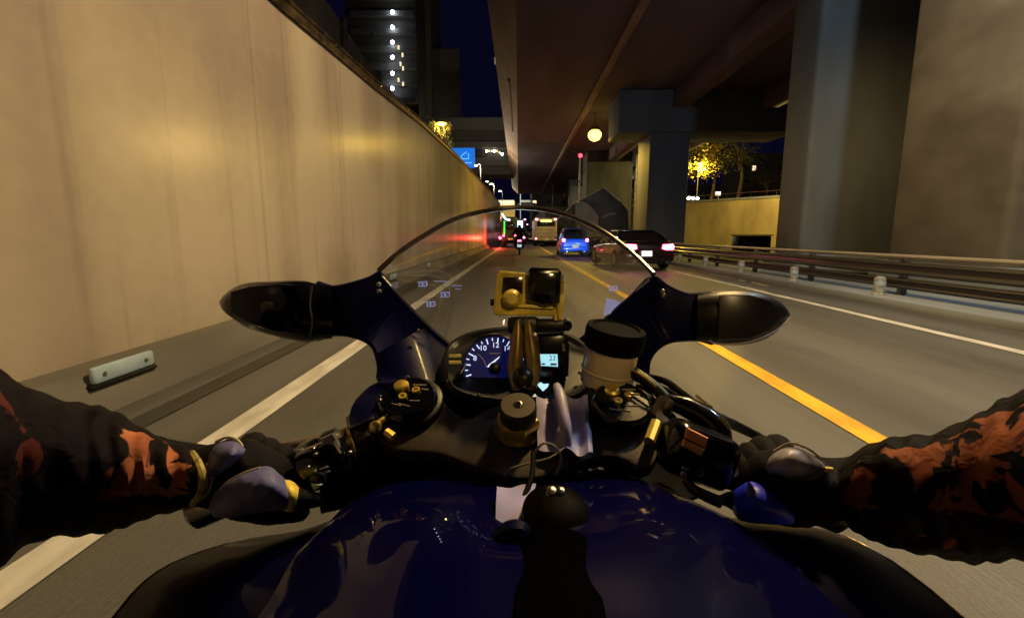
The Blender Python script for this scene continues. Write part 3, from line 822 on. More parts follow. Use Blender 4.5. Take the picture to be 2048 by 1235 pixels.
def car(loc, L, Wd, H, paint, lab, belt=.82, roof0=.85, roof1=2.3, glass0=.25, glass1=3.2, tails=None, cat="car", plate_col=None, clear=.2, yaw=0, group=None, name="car"):
    o = empty(name, loc, lab, cat, group)
    X0, Y0, Z0 = loc
    hw = Wd / 2
    st = [(0.0, .80, .46, .60), (.05, .90, .36, belt * .93), (.16, .97, clear + .02, belt + .02), (.55, 1.0, clear, belt + .05), (L * .3, 1.0, clear, belt + .02), (L * .6, 1.0, clear, belt - .02),
          (L * .82, .98, clear, belt - .10), (L * .95, .90, clear + .03, belt - .22), (L, .74, clear + .15, belt - .36)]
    rings = []
    for y, wf, zb, zt in st:
        ww = hw * wf
        half = [(ww * .80, zb), (ww * .97, zb + .06), (ww, zb + (zt - zb) * .35), (ww * .985, zb + (zt - zb) * .62), (ww * .95, zb + (zt - zb) * .84), (ww * .86, zt - .01), (ww * .55, zt + .015)]
        pts = [Vector((X0 + x, Y0 + y, Z0 + z)) for x, z in half] + [Vector((X0 - x, Y0 + y, Z0 + z)) for x, z in half[::-1]]
        rings.append(pts)
    MB().rings(surf(rings, 2), True).build("body", paint, o)
    # greenhouse
    gs = [(glass0, .80, .04), (roof0 * .55 + glass0 * .45, .76, .58), (roof0, .70, .93), ((roof0 + roof1) / 2, .70, 1.0), (roof1, .70, .95), (roof1 * .55 + glass1 * .45, .77, .60), (glass1, .84, .0)]
    zb = belt - .03
    rg = []; rr = []
    for y, tf, hf in gs:
        zt = zb + (H - zb) * hf
        ww = hw * (.90 - (.90 - tf) * hf)
        pts = [(hw * .90, zb), (hw * .90 + (ww - hw * .90) * .5, zb + (zt - zb) * .5), (ww, zt - .05 * hf), (ww * .9, zt), (ww * .45, zt + .015)]
        rg.append([Vector((X0 + x, Y0 + y, Z0 + z)) for x, z in pts] + [Vector((X0 - x, Y0 + y, Z0 + z)) for x, z in pts[::-1]])
    MB().rings(surf(rg, 2), True).build("cabin_glass", M_carglass, o)
    b = MB()
    rw = hw * .66
    b.box((X0, Y0 + (roof0 + roof1) / 2, Z0 + H + .005), (rw * 2, roof1 - roof0 + .15, .05), bev=.03)
    for sx in (-1, 1):
        b.tube([(X0 + sx * hw * .88, Y0 + glass0 + .02, Z0 + belt), (X0 + sx * hw * .80, Y0 + (glass0 + roof0) / 2, Z0 + belt + (H - belt) * .55), (X0 + sx * hw * .69, Y0 + roof0 + .02, Z0 + H - .03)], .045, n=6, sub=2)
        b.tube([(X0 + sx * hw * .69, Y0 + roof0, Z0 + H - .03), (X0 + sx * hw * .69, Y0 + roof1, Z0 + H - .04)], .04, n=6, sub=1)
        b.tube([(X0 + sx * hw * .69, Y0 + roof1, Z0 + H - .04), (X0 + sx * hw * .90, Y0 + glass1, Z0 + belt)], .045, n=6, sub=1)
        b.tube([(X0 + sx * hw * .70, Y0 + (roof0 + roof1) / 2 - .1, Z0 + H - .04), (X0 + sx * hw * .905, Y0 + (roof0 + roof1) / 2, Z0 + belt)], .035, n=6, sub=1)
    b.build("roof", paint, o)
    for sx in (-1, 1):
        for yy in (L * .19, L * .80):
            wheel((X0 + sx * (hw - .10), Y0 + yy, Z0 + .32), .32, .21, o)
        MB().box((X0 + sx * (hw + .07), Y0 + glass1 - .35, Z0 + belt + .05), (.2, .1, .13), bev=.04).build("side_mirror", paint, o)
    MB().box((X0, Y0 - .01, Z0 + .40), (Wd * .88, .16, .22), bev=.06).build("bumper", paint, o)
    MB().box((X0, Y0 - .03, Z0 + .26), (Wd * .62, .14, .10), bev=.03).build("diffuser", M_black, o)
    px = 0 if plate_col is None else plate_col
    MB().box((X0 + px, Y0 - .10, Z0 + .53), (.34, .02, .17), bev=.01).build("number_plate", M_plate if cat != "small car" else M_dimplate, o)
    for sx in (-1, 1):
        b = MB(); b.lathe((X0 + sx * Wd * .3, Y0 - .14, Z0 + .26), (0, 1, 0), [(.03, 0), (.045, 0), (.045, .12)], n=12); b.build("exhaust_pipe", M_steel, o)
        if tails:
            tw_, th_, tx, tz, tm = tails
            c = Vector((X0 + sx * tx, Y0 - .015, Z0 + tz))
            pts = [c + Vector((sx * a, 0.0, b2)) for a, b2 in ((-tw_ / 2, -th_ * .28), (-tw_ * .42, th_ * .40), (tw_ * .35, th_ * .5), (tw_ / 2, th_ * .1), (tw_ * .42, -th_ * .5), (-tw_ * .2, -th_ * .5))]
            t = MB().slab(pts, (0, -1, 0), .12, .015).build("tail_light", M_tail, o)
            c2 = Vector((0, -.006, 0))
            pts2 = [c + (p - c) * .62 + Vector((0, -.008, 0)) for p in pts]
            MB().slab(pts2, (0, -1, 0), .02, .004).build("bulb", tm, t)
    o.location = loc
    if yaw: o.rotation_euler = (0, 0, R(yaw))
    return o

M_dimplate = mat("dim plate", (0.5, 0.5, 0.25), .5, emit=(.6, .6, .3), strength=.15)
M_redpaint = mat("dark maroon paint", (0.010, 0.002, 0.004), .25, coat=1, coat_rough=.04, metal=.3)
M_bluepaint = mat("blue car paint", (0.01, 0.13, 0.95), .35, coat=.6, metal=.1)
# the red-lit car, right lane
car((4.12, 14.9, 0), 4.4, 1.78, 1.24, M_redpaint, "dark maroon car with bright pinkish red tail lights beside the guardrail", belt=.86, roof0=1.35, roof1=2.3, glass0=.55, glass1=3.3, yaw=5,
    tails=(.40, .19, .60, .73, M_tailcore), plate_col=-.12)
# blue small car
car((2.95, 24.6, 0), 3.4, 1.48, 1.42, M_bluepaint, "small blue car with a brightly lit blue bumper and two round red lamps", belt=.88, roof0=.45, roof1=2.1, glass0=.12, glass1=2.9,
    tails=(.15, .17, .60, .84, M_tailcore), cat="small car")

def boxtruck(loc, L, Wd, H, body_m, lab, cat="truck", win=None, lamps=((.4, .5),), name="truck", zb=.55, lampm=None, ls=.16, grp=None, top_lamps=False):
    o = empty(name, loc, lab, cat, grp)
    X, Y, Z = loc
    MB().box((X, Y + L / 2, Z + (zb + H) / 2), (Wd, L, H - zb), bev=.10).build("body", body_m, o)
    MB().box((X, Y + L / 2 + .1, Z + zb - .12), (Wd * .8, L - .3, .22), bev=.03).build("chassis", M_black, o)
    for sx in (-1, 1):
        for yy in (L * .2, L * .8):
            wheel((X + sx * (Wd / 2 - .16), Y + yy, Z + .42), .42, .28, o, 18)
        for dz, dx in lamps:
            MB().box((X + sx * Wd * dx, Y - .03, Z + zb + dz), (ls, .06, ls * .8), bev=.02).build("tail_light", lampm or M_tail, o)
        if top_lamps:
            MB().box((X + sx * Wd * .42, Y - .03, Z + H - .1), (.26, .06, .14), bev=.02).build("marker_light", lampm or M_tail, o)
    if win:
        zc0, hh, wf, m = win
        MB().box((X, Y - .012, Z + zc0), (Wd * wf, .03, hh), bev=.01).build("rear_window", m, o)
    MB().box((X, Y - .03, Z + zb + .0), (Wd * .96, .12, .2), bev=.03).build("bumper", M_black, o)
    MB().box((X + .1, Y - .06, Z + zb + .12), (.44, .02, .2), bev=.01).build("number_plate", M_dimplate, o)
    return o
M_buspaint = mat("cream bus paint", (0.62, 0.52, 0.40), .4, var=.15, scale=2)
bus = boxtruck((2.7, 47, 0), 9, 2.2, 2.75, M_buspaint, "cream white bus rear with lit display, directly left of the small blue car", cat="bus", name="bus",
         win=(2.2, .5, .82, M_carglass), lamps=((.25, .45),), top_lamps=True, lampm=mat("pink brake light", (.6, .2, .2), .3, emit=(1, .3, .35), strength=7), zb=.5)
MB().box((2.7, 46.93, 2.48), (1.1, .05, .22), bev=.02).build("destination_display", mat("lit display", (.6, .6, .2), .4, emit=(.95, .9, .3), strength=1.5), bus)
for zz in (.95, 1.3, 1.65):
    MB().box((2.7, 46.975, zz), (1.9, .05, .03), bev=.01).build("seam", mat("bus seam", (.25, .2, .16), .6), bus)
add_light('SPOT', (2.0, 38, 5.5), 300, (1, .82, .6), bus, size=.3, spot=50, target=(2.7, 47, 1.4))
M_green = mat("dark green van paint", (0.01, 0.05, 0.03), .35, coat=.5)
gt = boxtruck((-.81, 42, 0), 7, 1.42, 2.7, M_green, "dark green truck with vertical green light strip and white light above", name="truck", win=(1.9, .7, .6, M_carglass), lamps=((.45, .36),), zb=.6)
MB().box((-1.25, 41.95, 1.75), (.13, .06, 1.15), bev=.03).build("green_light_strip", mat("green strip", (.05, .6, .1), .4, emit=(.05, 1, .12), strength=1.2), gt)
b = MB(); b.tube([(-1.45, 41.9, 2.95), (-1.3, 41.88, 2.7), (-1.1, 41.88, 2.48), (-.75, 41.9, 2.42)], .07, n=8)
b.build("white_light_tube", mat("white tube light", (.8, .8, .9), .4, emit=(.85, .9, 1), strength=4), gt)
b = MB(); b.lathe((-1.62, 41.85, .85), (0, -1, 0), [(.10, 0), (.12, .04), (.08, .10), (.02, .12)], n=14); b.build("side_marker_light", M_tail, gt)
add_light('POINT', (-1.75, 41.6, .85), 260, (1, .06, .03), gt, size=.12)
# ----- people: simple skinned bodies
def person(name, lab, joints, edges, radii, m, root=0, cat="person", parent=None):
    me = bpy.data.meshes.new(name)
    me.from_pydata([tuple(j) for j in joints], edges, [])
    o = bpy.data.objects.new(name, me); COL.objects.link(o)
    md = o.modifiers.new("Skin", 'SKIN')
    md.use_smooth_shade = True
    sv = me.skin_vertices[0].data
    for i, r in enumerate(radii):
        rr = r if isinstance(r, (tuple, list)) else (r, r)
        sv[i].radius = rr
        sv[i].use_root = (i == root)
    sd = o.modifiers.new("Sub", 'SUBSURF'); sd.levels = 2; sd.render_levels = 2
    me.materials.append(m)
    if lab: tag(o, lab, cat)
    if parent:
        o.parent = parent; o.matrix_parent_inverse = world_of(parent).inverted()
    return o
M_jacket = mat("black jacket", (0.006, 0.005, 0.006), .8, spec=.1, var=.3, scale=20)
# motorcycle with rider ahead
mx, my = 0.05, 26.0
mo = empty("motorcycle", (mx, my, 0), "small motorcycle ahead in the lane with a pale lit tail, ridden by a dark figure", "motorcycle")
for yy in (.3, 1.6):
    b = MB(); b.lathe((mx - .06, my + yy, .3), (1, 0, 0), [(.2, 0), (.28, .0), (.30, .03), (.30, .09), (.28, .12), (.2, .12)], n=24); b.build("wheel", M_tyre, mo)
b = MB(); b.tube([(mx, my + .0, .75), (mx, my + .5, .78), (mx, my + 1.0, .85), (mx, my + 1.5, .9)], [.10, .16, .18, .10], n=12); b.build("body", M_blackgloss, mo)
MB().box((mx, my + .9, .45), (.3, .5, .4), bev=.08).build("engine", M_steel, mo)
b = MB(); b.tube([(mx - .35, my + 1.3, 1.0), (mx, my + 1.4, 1.05), (mx + .35, my + 1.3, 1.0)], .02, n=6); b.build("handlebar", M_steel, mo)
MB().box((mx, my - .1, .80), (.2, .06, .08), bev=.02).build("tail_light", M_tail, mo)
MB().box((mx, my - .14, .52), (.24, .02, .14), bev=.01).build("number_plate", mat("pale lit plate", (.7, .8, .8), .4, emit=(.5, .75, .8), strength=.8), mo)
J = [(mx, my + .45, .88), (mx, my + .5, 1.15), (mx, my + .62, 1.4), (mx, my + .66, 1.52), (mx, my + .72, 1.68),
     (mx - .2, my + .62, 1.4), (mx - .34, my + .85, 1.18), (mx - .33, my + 1.25, 1.04), (mx + .2, my + .62, 1.4), (mx + .34, my + .85, 1.18), (mx + .33, my + 1.25, 1.04),
     (mx - .13, my + .45, .85), (mx - .24, my + .95, .75), (mx - .2, my + .7, .35), (mx + .13, my + .45, .85), (mx + .24, my + .95, .75), (mx + .2, my + .7, .35)]
person("person", "dark rider sitting on the small motorcycle ahead in the lane", J, [(0, 1), (1, 2), (2, 3), (3, 4), (2, 5), (5, 6), (6, 7), (2, 8), (8, 9), (9, 10), (0, 11), (11, 12), (12, 13), (0, 14), (14, 15), (15, 16)],
       [.16, .16, .18, .07, .13, .09, .06, .05, .09, .06, .05, .11, .09, .06, .11, .09, .06], M_jacket)

# queue of distant traffic
M_far = mat("dim vehicle paint", (.05, .045, .05), .4, coat=.4)
Mp = mat("pink far brake light", (.6, .2, .2), .3, emit=(1, .25, .33), strength=9)
Mw = mat("cool far marker light", (.6, .7, .8), .3, emit=(.6, .85, 1), strength=3)
queue = [(-.1, 62, 2.2, 3.2, "far truck with pale cool lights above its doors, at the head of the red cluster", True),
         (1.35, 58, 1.7, 1.5, "far car with pink brake lights left of the bus", False),
         (1.15, 70, 1.8, 2.0, "far van showing brake lights between the truck and the bus", False),
         (.0, 82, 2.2, 2.9, "far box truck with pink lights behind the nearer far traffic", True),
         (3.2, 84, 1.7, 1.5, "far car hidden partly by the bus", False),
         (.9, 95, 2.0, 3.3, "tall far truck with pink lights near the vanishing point", True),
         (-.4, 108, 1.7, 1.5, "farthest car of the queue near the vanishing point", False)]
for x, y, wd, h, lab, big in queue:
    v = boxtruck((x, y, 0), 5, wd, h, M_far, lab, cat="truck" if big else "car", name="truck" if big else "car", lamps=((.35, .42),) if not big else ((.3, .42), (.75, .40)), lampm=Mp, ls=.26 + y * .0012, zb=.5,
                 win=(h * .72, h * .25, .75, M_carglass), grp="queue of far traffic", top_lamps=big)
    if y == 62:
        MB().box((x, y - .05, 2.5), (1.3, .05, .9), bev=.05).build("light_panel", Mw, v)

# angular dark box-like load
M_load = mat("dark grey sheet metal", (.06, .062, .07), .5, .3, var=.3, scale=2)
M_loade = mat("pale edge metal", (.75, .70, .60), .5, .1)
M_loads = mat("grey side panel", (.42, .42, .38), .6, var=.3, scale=1.5)
YL = 26.0
rl = [o for o in COL.objects if o.get("label", "").startswith("unlit street lamp pole with a raised arm beside")][0]
b = MB(); b.lathe((5.66, 44.85, 8.3), (0, -1, 0), [(.16, 0), (.2, .06), (.14, .16), (.03, .2)], n=14); b.build("red_beacon", mat("red beacon", (.6, .02, .03), .3, emit=(1, .05, .08), strength=4), rl)
rl["label"] = "street lamp pole with a raised arm and a red light at its bend"
ld = empty("tipper_truck", atY(1200, 470, YL), "dark angular truck body with pale edges and grey side panel above the maroon car", "truck")
def L_(px, py, dy=0): return atY(px, py, YL) + Vector((0, dy, 0))
MB().slab([L_(*p) for p in ((1161, 401), (1208, 375), (1240, 402), (1256, 420), (1258, 458), (1246, 478), (1228, 478), (1200, 462), (1197, 436), (1181, 412))], (0, -1, 0), 1.6, .05).build("body", M_load, ld)
MB().slab([L_(*p, -.12) for p in ((1150, 403), (1163, 403), (1180, 413), (1196, 436), (1198, 463), (1186, 462), (1150, 442))], (0, -1, 0), 1.2, .03).build("side_panel", M_loads, ld)
b = MB()
b.tube([L_(1161, 400, -.14), L_(1207, 375, -.06)], .035, n=6, sub=1)
b.tube([L_(1209, 376, -.06), L_(1240, 402, -.06)], .05, n=6, sub=1)
b.tube([L_(1204, 436, -.02), L_(1216, 429, -.02), L_(1230, 427, -.02)], .025, n=6)
b.tube([L_(1164, 404, -.15), L_(1181, 414, -.15), L_(1197, 437, -.15)], .02, n=6)
b.build("edge_trim", M_loade, ld)
MB().slab([L_(*p, .3) for p in ((1115, 440), (1150, 405), (1152, 445), (1130, 447))], (0, -1, 0), 1.0, .03).build("front_wing", M_load, ld)
c_ = atY(1215, 470, YL)
MB().box((c_.x, YL + 1.2, .75), (2.2, 2.6, .5), bev=.05).build("chassis", M_black, ld)
for sx in (-1, 1):
    for yy in (.5, 2.0): wheel((c_.x + sx * .9, YL + yy, .42), .42, .3, ld, 16)

# ============================================================ THE MOTORCYCLE BEING RIDDEN
bike = empty("sport_motorcycle", (0, .5, 0), "dark navy sport motorcycle seen from the saddle, with clear windscreen and lit round dial", "motorcycle")
AX = Vector((0, -.42, .907)).normalized()      # steering axis

# --- windscreen
def glass_mat():
    m = bpy.data.materials.new("windscreen acrylic"); m.use_nodes = True
    t = m.node_tree; t.nodes.clear()
    out = t.nodes.new("ShaderNodeOutputMaterial")
    tr = t.nodes.new("ShaderNodeBsdfTransparent"); tr.inputs[0].default_value = (.86, .87, .90, 1)
    gl = t.nodes.new("ShaderNodeBsdfGlossy"); gl.inputs[1].default_value = .03
    fr = t.nodes.new("ShaderNodeFresnel"); fr.inputs[0].default_value = 1.45
    mr = t.nodes.new("ShaderNodeMath"); mr.operation = 'MULTIPLY'; mr.inputs[1].default_value = .22
    mx_ = t.nodes.new("ShaderNodeMixShader")
    t.links.new(fr.outputs[0], mr.inputs[0]); t.links.new(mr.outputs[0], mx_.inputs[0])
    t.links.new(tr.outputs[0], mx_.inputs[1]); t.links.new(gl.outputs[0], mx_.inputs[2])
    t.links.new(mx_.outputs[0], out.inputs[0])
    return m
top = [P(*p) for p in ((757, 541, .60), (800, 503, .62), (850, 470, .65), (905, 440, .68), (960, 424, .71), (1030, 415, .725), (1095, 420, .72), (1150, 436, .70), (1205, 462, .67), (1260, 502, .64), (1307, 548, .60))]
base = [P(*p) for p in ((757, 543, .60), (790, 580, .63), (828, 622, .66), (865, 660, .69), (910, 694, .73), (1030, 700, .76), (1140, 694, .73), (1185, 660, .70), (1225, 625, .67), (1265, 588, .63), (1307, 550, .60))]
top = crow(top, 3); base = crow(base, 3)
rows = []
for k in range(9):
    t = k / 8
    rows.append([a.lerp(b_, t) + (CF * .035 + Vector((0, .0, .01))) * math.sin(PI * t) * math.sin(PI * i / (len(top) - 1)) for i, (a, b_) in enumerate(zip(base, top))])
MB().grid(rows).build("windscreen", glass_mat(), bike)
b = MB(); b.tube(top, [.0036] * len(top), n=8, sub=1); b.build("windscreen_rim", mat("rim edge", (.03, .02, .015), .2, coat=1), bike)
b = MB(); b.tube([p + Vector((0, 0, .0015)) - CF * .002 for p in top[2:12]], .0009, n=5, sub=1); b.build("rim_highlight_trim", mat("polished edge", (.6, .5, .4), .15, .9), bike)
# fairing inner edge trim along the screen
M_trimb = mat("pale screen edge", (.35, .36, .42), .25, .5)
b = MB(); b.tube([p - CF * .004 for p in base[1:12]], .0013, n=5, sub=1); b.tube([p - CF * .004 for p in base[18:30]], .0016, n=5, sub=1); b.build("screen_edge", M_trimb, bike)
# reflections in the screen, modelled as pale self-lit strokes and a patch
M_screen_refl = mat("pale blue screen reflection", (.42, .48, .8), .5, emit=(.30, .36, .9), strength=.25)
def onscreen(px, py): return P(px, py, .655)
b = MB()
def stroke(pts, r=.0007): b.tube([P(x, y, d) for x, y, d in pts], r, n=5, sub=1)
refl_b = MB()
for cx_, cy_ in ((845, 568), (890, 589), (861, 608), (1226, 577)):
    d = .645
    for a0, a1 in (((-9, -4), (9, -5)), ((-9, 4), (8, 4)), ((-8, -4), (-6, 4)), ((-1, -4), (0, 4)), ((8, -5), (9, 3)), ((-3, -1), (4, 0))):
        refl_b.tube([P(cx_ + a0[0], cy_ + a0[1], d), P(cx_ + a1[0], cy_ + a1[1], d)], .0009, n=5, sub=1)
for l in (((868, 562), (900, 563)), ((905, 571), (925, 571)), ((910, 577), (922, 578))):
    refl_b.tube([P(l[0][0], l[0][1], .65), P(l[1][0], l[1][1], .65)], .0006, n=5, sub=1)
refl_b.build("reflected_lettering", M_screen_refl, bike)
MB().slab([P(*p, .655) for p in ((1213, 596), (1252, 606), (1232, 624), (1207, 631))], -CF, .0008).build("screen_reflection", M_screen_refl, bike)

# --- fairing wings with mirrors
FL = [(757, 541, .60), (776, 566, .61), (800, 592, .625), (830, 624, .64), (868, 660, .66), (902, 690, .68), (925, 720, .68), (945, 770, .66), (900, 775, .60), (850, 772, .57), (800, 778, .56), (752, 765, .56), (750, 735, .575), (741, 700, .585), (722, 684, .59), (690, 674, .595), (660, 673, .60), (620, 676, .60), (622, 568, .60), (660, 570, .60), (700, 562, .60), (735, 551, .60)]
def dome_patch(pts, nrm, th, bulge, name, m, parent, steps=5):
    """rounded shell: outline rings shrinking towards a ridge, bulging along nrm, closed at the back"""
    c = sum((Vector(p) for p in pts), Vector()) / len(pts)
    rs = []
    for k in range(steps + 1):
        t = k / steps
        s_ = 1 - .06 * t * t
        rs.append((s_, th * math.sin(t * PI / 2)))
    return rs
def shell(outline, m, name, th=.012, bev=.006, sub=3, parent=bike):
    pts = smoothpoly([P(*p) for p in outline], sub)
    return MB().slab(pts, -CF, th, bev).build(name, m, parent)
shell(FL, M_navy, "left_fairing", .02, .007)
FR = [(1307, 548, .60), (1340, 568, .60), (1380, 584, .60), (1440, 590, .60), (1438, 684, .60), (1400, 683, .60), (1350, 686, .595), (1322, 700, .59), (1305, 725, .58), (1298, 760, .565), (1250, 775, .56), (1180, 770, .60), (1120, 740, .68), (1140, 694, .69), (1180, 662, .67), (1222, 626, .65), (1265, 588, .62)]
shell(FR, M_navy, "right_fairing", .02, .007)
def loft_px(secs, m, name, parent=bike, n=18, flat_sup=1.0):
    """secs: (px, py_top, py_bot, depth, half thickness)"""
    rings = []
    for px, pt, pb, d, ht in secs:
        rings.append([P(px, (pt + pb) / 2 + (pt - pb) / 2 * math.cos(2 * PI * k / n), d + ht * math.sin(2 * PI * k / n)) for k in range(n)])
    return MB().rings(surf_closed(rings), True).build(name, m, parent)
def surf_closed(rings, sub=3):
    out = []
    n = len(rings[0])
    cols = [crow([r[j] for r in rings], sub) for j in range(n)]
    return [list(r) for r in zip(*cols)]
ml = loft_px([(438, 603, 607, .615, .002), (447, 590, 622, .612, .012), (470, 573, 640, .61, .02), (500, 564, 658, .605, .026), (545, 562, 672, .60, .028), (590, 560, 681, .60, .026), (615, 562, 684, .60, .022), (640, 569, 680, .60, .018), (665, 572, 676, .60, .014)], M_blackgloss, "left_mirror")
mr_ = loft_px([(1395, 590, 682, .60, .014), (1425, 583, 684, .60, .02), (1460, 579, 690, .60, .024), (1500, 581, 687, .60, .026), (1535, 589, 676, .605, .024), (1560, 603, 657, .61, .018), (1574, 617, 643, .612, .010), (1580, 628, 632, .615, .002)], M_black, "right_mirror")
MB().slab([P(*p) for p in ((460, 582, .589), (500, 571, .577), (560, 567, .572), (590, 569, .573), (588, 668, .573), (545, 662, .571), (500, 648, .577), (462, 626, .588))], -CF, .004, .002).build("mirror_glass", M_mirror, ml)
MB().slab([P(*p) for p in ((1440, 590, .575), (1500, 589, .572), (1540, 600, .579), (1566, 628, .592), (1540, 662, .58), (1500, 678, .572), (1436, 680, .575))], -CF, .004, .002).build("mirror_glass", mat("dim mirror", (.02, .018, .022), .3, .3), mr_)
b = MB(); b.tube([P(*p) for p in ((1419, 680, .572), (1436, 688, .57), (1490, 685, .57), (1530, 672, .576), (1560, 655, .59), (1580, 634, .607))], .0011, n=6); b.build("mirror_edge", mat("pale mirror edge", (.5, .45, .5), .3, .5), mr_)
b = MB(); b.tube([P(*p) for p in ((624, 572, .574), (620, 610, .572), (624, 640, .572), (620, 676, .574))], .0012, n=6); b.build("mirror_seam", mat("seam grey", (.12, .11, .12), .35, .3), ml)
# screws on fairing
def screw(px, py, d, r=.0035, m=M_steel, parent=bike):
    b = MB(); b.lathe(P(px, py, d), -CF, [(r, -.002), (r, .001), (r * .7, .002), (r * .35, .0012), (.0001, .001)], n=14); return b.build("screw", m, parent)
for s_ in ((757, 568, .583), (758, 582, .584), (836, 661, .617), (1325, 582, .583), (1327, 590, .583), (815, 755, .545)): screw(*s_, r=.0028)

# --- instrument cluster housing
M_dash = mat("dash black", (.002, .002, .004), .5, spec=.2, bump=.1, bscale=300)
hs = [(890, 700, .60), (905, 680, .62), (940, 664, .63), (985, 655, .635), (1040, 652, .64), (1100, 655, .64), (1150, 672, .63), (1180, 700, .60), (1190, 760, .56), (1170, 800, .53), (1100, 815, .53), (1000, 815, .53), (920, 800, .53), (885, 770, .55), (880, 730, .58)]
shell(hs, M_dash, "instrument_housing", .05, .01)
DC = (990, 735)
sD = .560 / F
fd = facing(990, 735, .560)
def dpt(px, py, h=0): return fd @ Vector(((px - 990) * sD, -(py - 735) * sD, h))
nz_ = -CF
M_dial = mat("dial face", (.004, .004, .03), .5, emit=(.01, .02, .25), strength=.14)
M_lit = mat("lit dial marks", (.6, .65, 1), .5, emit=(.62, .72, 1.0), strength=1.1)
b = MB(); b.lathe(dpt(990, 735, -.012), nz_, [(.0405, 0), (.0405, .014), (.0385, .016), (.0375, .012), (.0375, .010)], n=48); dial = b.build("tachometer", M_blackgloss, bike)
b = MB(); b.lathe(dpt(990, 735, .0), nz_, [(.0373, -.004), (.0373, -.001)], n=48); b.build("dial_face", M_dial, dial)
b = MB()
for k in range(17):
    a = R(196 - k * 11.2)
    big = k % 2 == 0
    r1, r0 = 60, (49 if big else 54)
    ww = 1.1 if big else .9
    u = Vector((math.cos(a), math.sin(a))); v = Vector((-u.y, u.x))
    q = [(990 + (u * r + v * s2 * ww).x, 735 - (u * r + v * s2 * ww).y) for r, s2 in ((r0, -1), (r1, -1), (r1, 1), (r0, 1))]
    b.slab([dpt(x, y, .001) for x, y in q], nz_, .0008)
b.build("tick_marks", M_lit, dial)
for t_, x, y in (("10", 966, 696), ("12", 991, 690), ("14", 1014, 697), ("8", 950, 716)):
    text_mesh(t_, .0088, facing(x, y, .5585), "numeral", M_lit, dial)
MB().slab([dpt(*p, .003) for p in ((974, 733), (978, 728), (1000, 711), (998, 715), (979, 733))], nz_, .0012).build("needle", M_lit, dial)
M_dimw = mat("dim dial print", (.5, .5, .5), .5)
b = MB()
b.tube([dpt(979, 706, .0015), dpt(1003, 706, .0015)], .0006, n=5, sub=1)
b.tube([dpt(985, 737, .0015), dpt(1008, 731, .0015)], .0006, n=5, sub=1)
b.tube([dpt(922, 746, .0035), dpt(933, 727, .0035)], .0008, n=5, sub=1)
b.tube([dpt(956, 707, .0015), dpt(966, 717, .0015), dpt(971, 727, .0015), dpt(973, 733, .0015)], .0006, n=5, sub=1)
b.build("dial_lines", M_dimw, dial)
b = MB(); b.lathe(dpt(990, 735, .003), nz_, [(.007, 0), (.007, .003), (.004, .005)], n=20); b.build("needle_hub", M_black, dial)
b = MB(); b.tube([dpt(990 - 60 * math.cos(R(a)), 735 - 62 * math.sin(R(a)), .004) for a in (50, 60, 70)], .0014, n=6); b.build("bezel_glint", M_steel, dial)
M_yl = mat("yellow label", (.75, .68, .25), .5, var=.3, scale=200)
for y in (711, 724):
    MB().box(P(910, y, .542), (25 * .542 / F, .001, 6.5 * .542 / F), (CR, CF, CU), .0006).build("indicator_label", M_yl, bike)
    text_mesh("TURN" if y == 711 else "HIGH", .0032, facing(910, y, .541), "label_text", M_black, bike) if False else None
MB().slab([P(*p, .545) for p in ((1062, 668), (1128, 664), (1140, 690), (1138, 752), (1120, 760), (1062, 752))], -CF, .02, .004).build("display_housing", M_blackgloss, bike)
lcd = MB().slab([P(*p, .5435) for p in ((1078, 708), (1115, 708), (1116, 733), (1079, 731))], -CF, .002, .0005).build("lcd_display", mat("lit lcd", (.4, .75, .85), .5, emit=(.36, .78, .98), strength=.85), bike)
M_lcdd = mat("lcd digits", (.03, .07, .10), .6)
text_mesh("23", .008, facing(1105, 716, .5425), "digits", M_lcdd, lcd)
MB().slab([P(*p, .5428) for p in ((1083, 726), (1090, 726), (1090, 729), (1083, 729))], -CF, .0005).build("lcd_bar", M_lcdd, lcd)
MB().slab([P(*p, .5428) for p in ((1101, 726), (1113, 726), (1113, 730), (1101, 730))], -CF, .0005).build("lcd_bar", M_lcdd, lcd)
MB().slab([P(*p, .525) for p in ((1074, 769), (1082, 764), (1087, 768), (1098, 767), (1095, 774), (1086, 782))], -CF, .002).build("lit_arrow", mat("lit arrow", (.5, .8, .95), .5, emit=(.45, .85, 1), strength=.9), bike)
MB().slab([P(*p, .52) for p in ((1065, 793), (1070, 787), (1075, 793))], -CF, .002).build("lit_mark", mat("lit mark", (.7, .7, .7), .5, emit=(.9, .9, .9), strength=.5), bike)
b = MB(); b.tube([P(*p) for p in ((1090, 662, .56), (1115, 664, .56), (1130, 672, .56))], .0008, n=5); b.tube([P(*p) for p in ((1126, 688, .54), (1128, 702, .54))], .0018, n=6, sub=1)
b.build("housing_trim", M_steel, bike)

# --- camera mount column
M_brown2 = mat("bronze mount", (.22, .15, .05), .38, .6, var=.5, scale=40)
b = MB()
b.tube([P(1034, 775, .50), P(1030, 735, .515), P(1034, 690, .525), P(1036, 640, .53)], [.006, .009, .008, .005], n=12)
b.tube([P(1062, 775, .50), P(1066, 735, .515), P(1062, 690, .525), P(1056, 640, .53)], [.006, .009, .009, .005], n=12)
b.build("mount_arm", M_brown2, bike)
b = MB(); b.lathe(P(1046, 755, .505) , -CF, [(.010, -.01), (.012, 0), (.010, .012), (.006, .016), (.003, .017)], n=20); b.build("mount_screw", M_black, bike)
b = MB(); b.lathe(P(1048, 767, .495), -CF, [(.0035, 0), (.0035, .004), (.001, .006)], n=12); b.build("mount_bolt", M_gold, bike)
for px in (1040, 1052):
    b = MB(); b.tube([P(px, 632, .525), P(px, 676, .525)], .0016, n=8, sub=1); b.build("mount_rod", M_steel, bike)
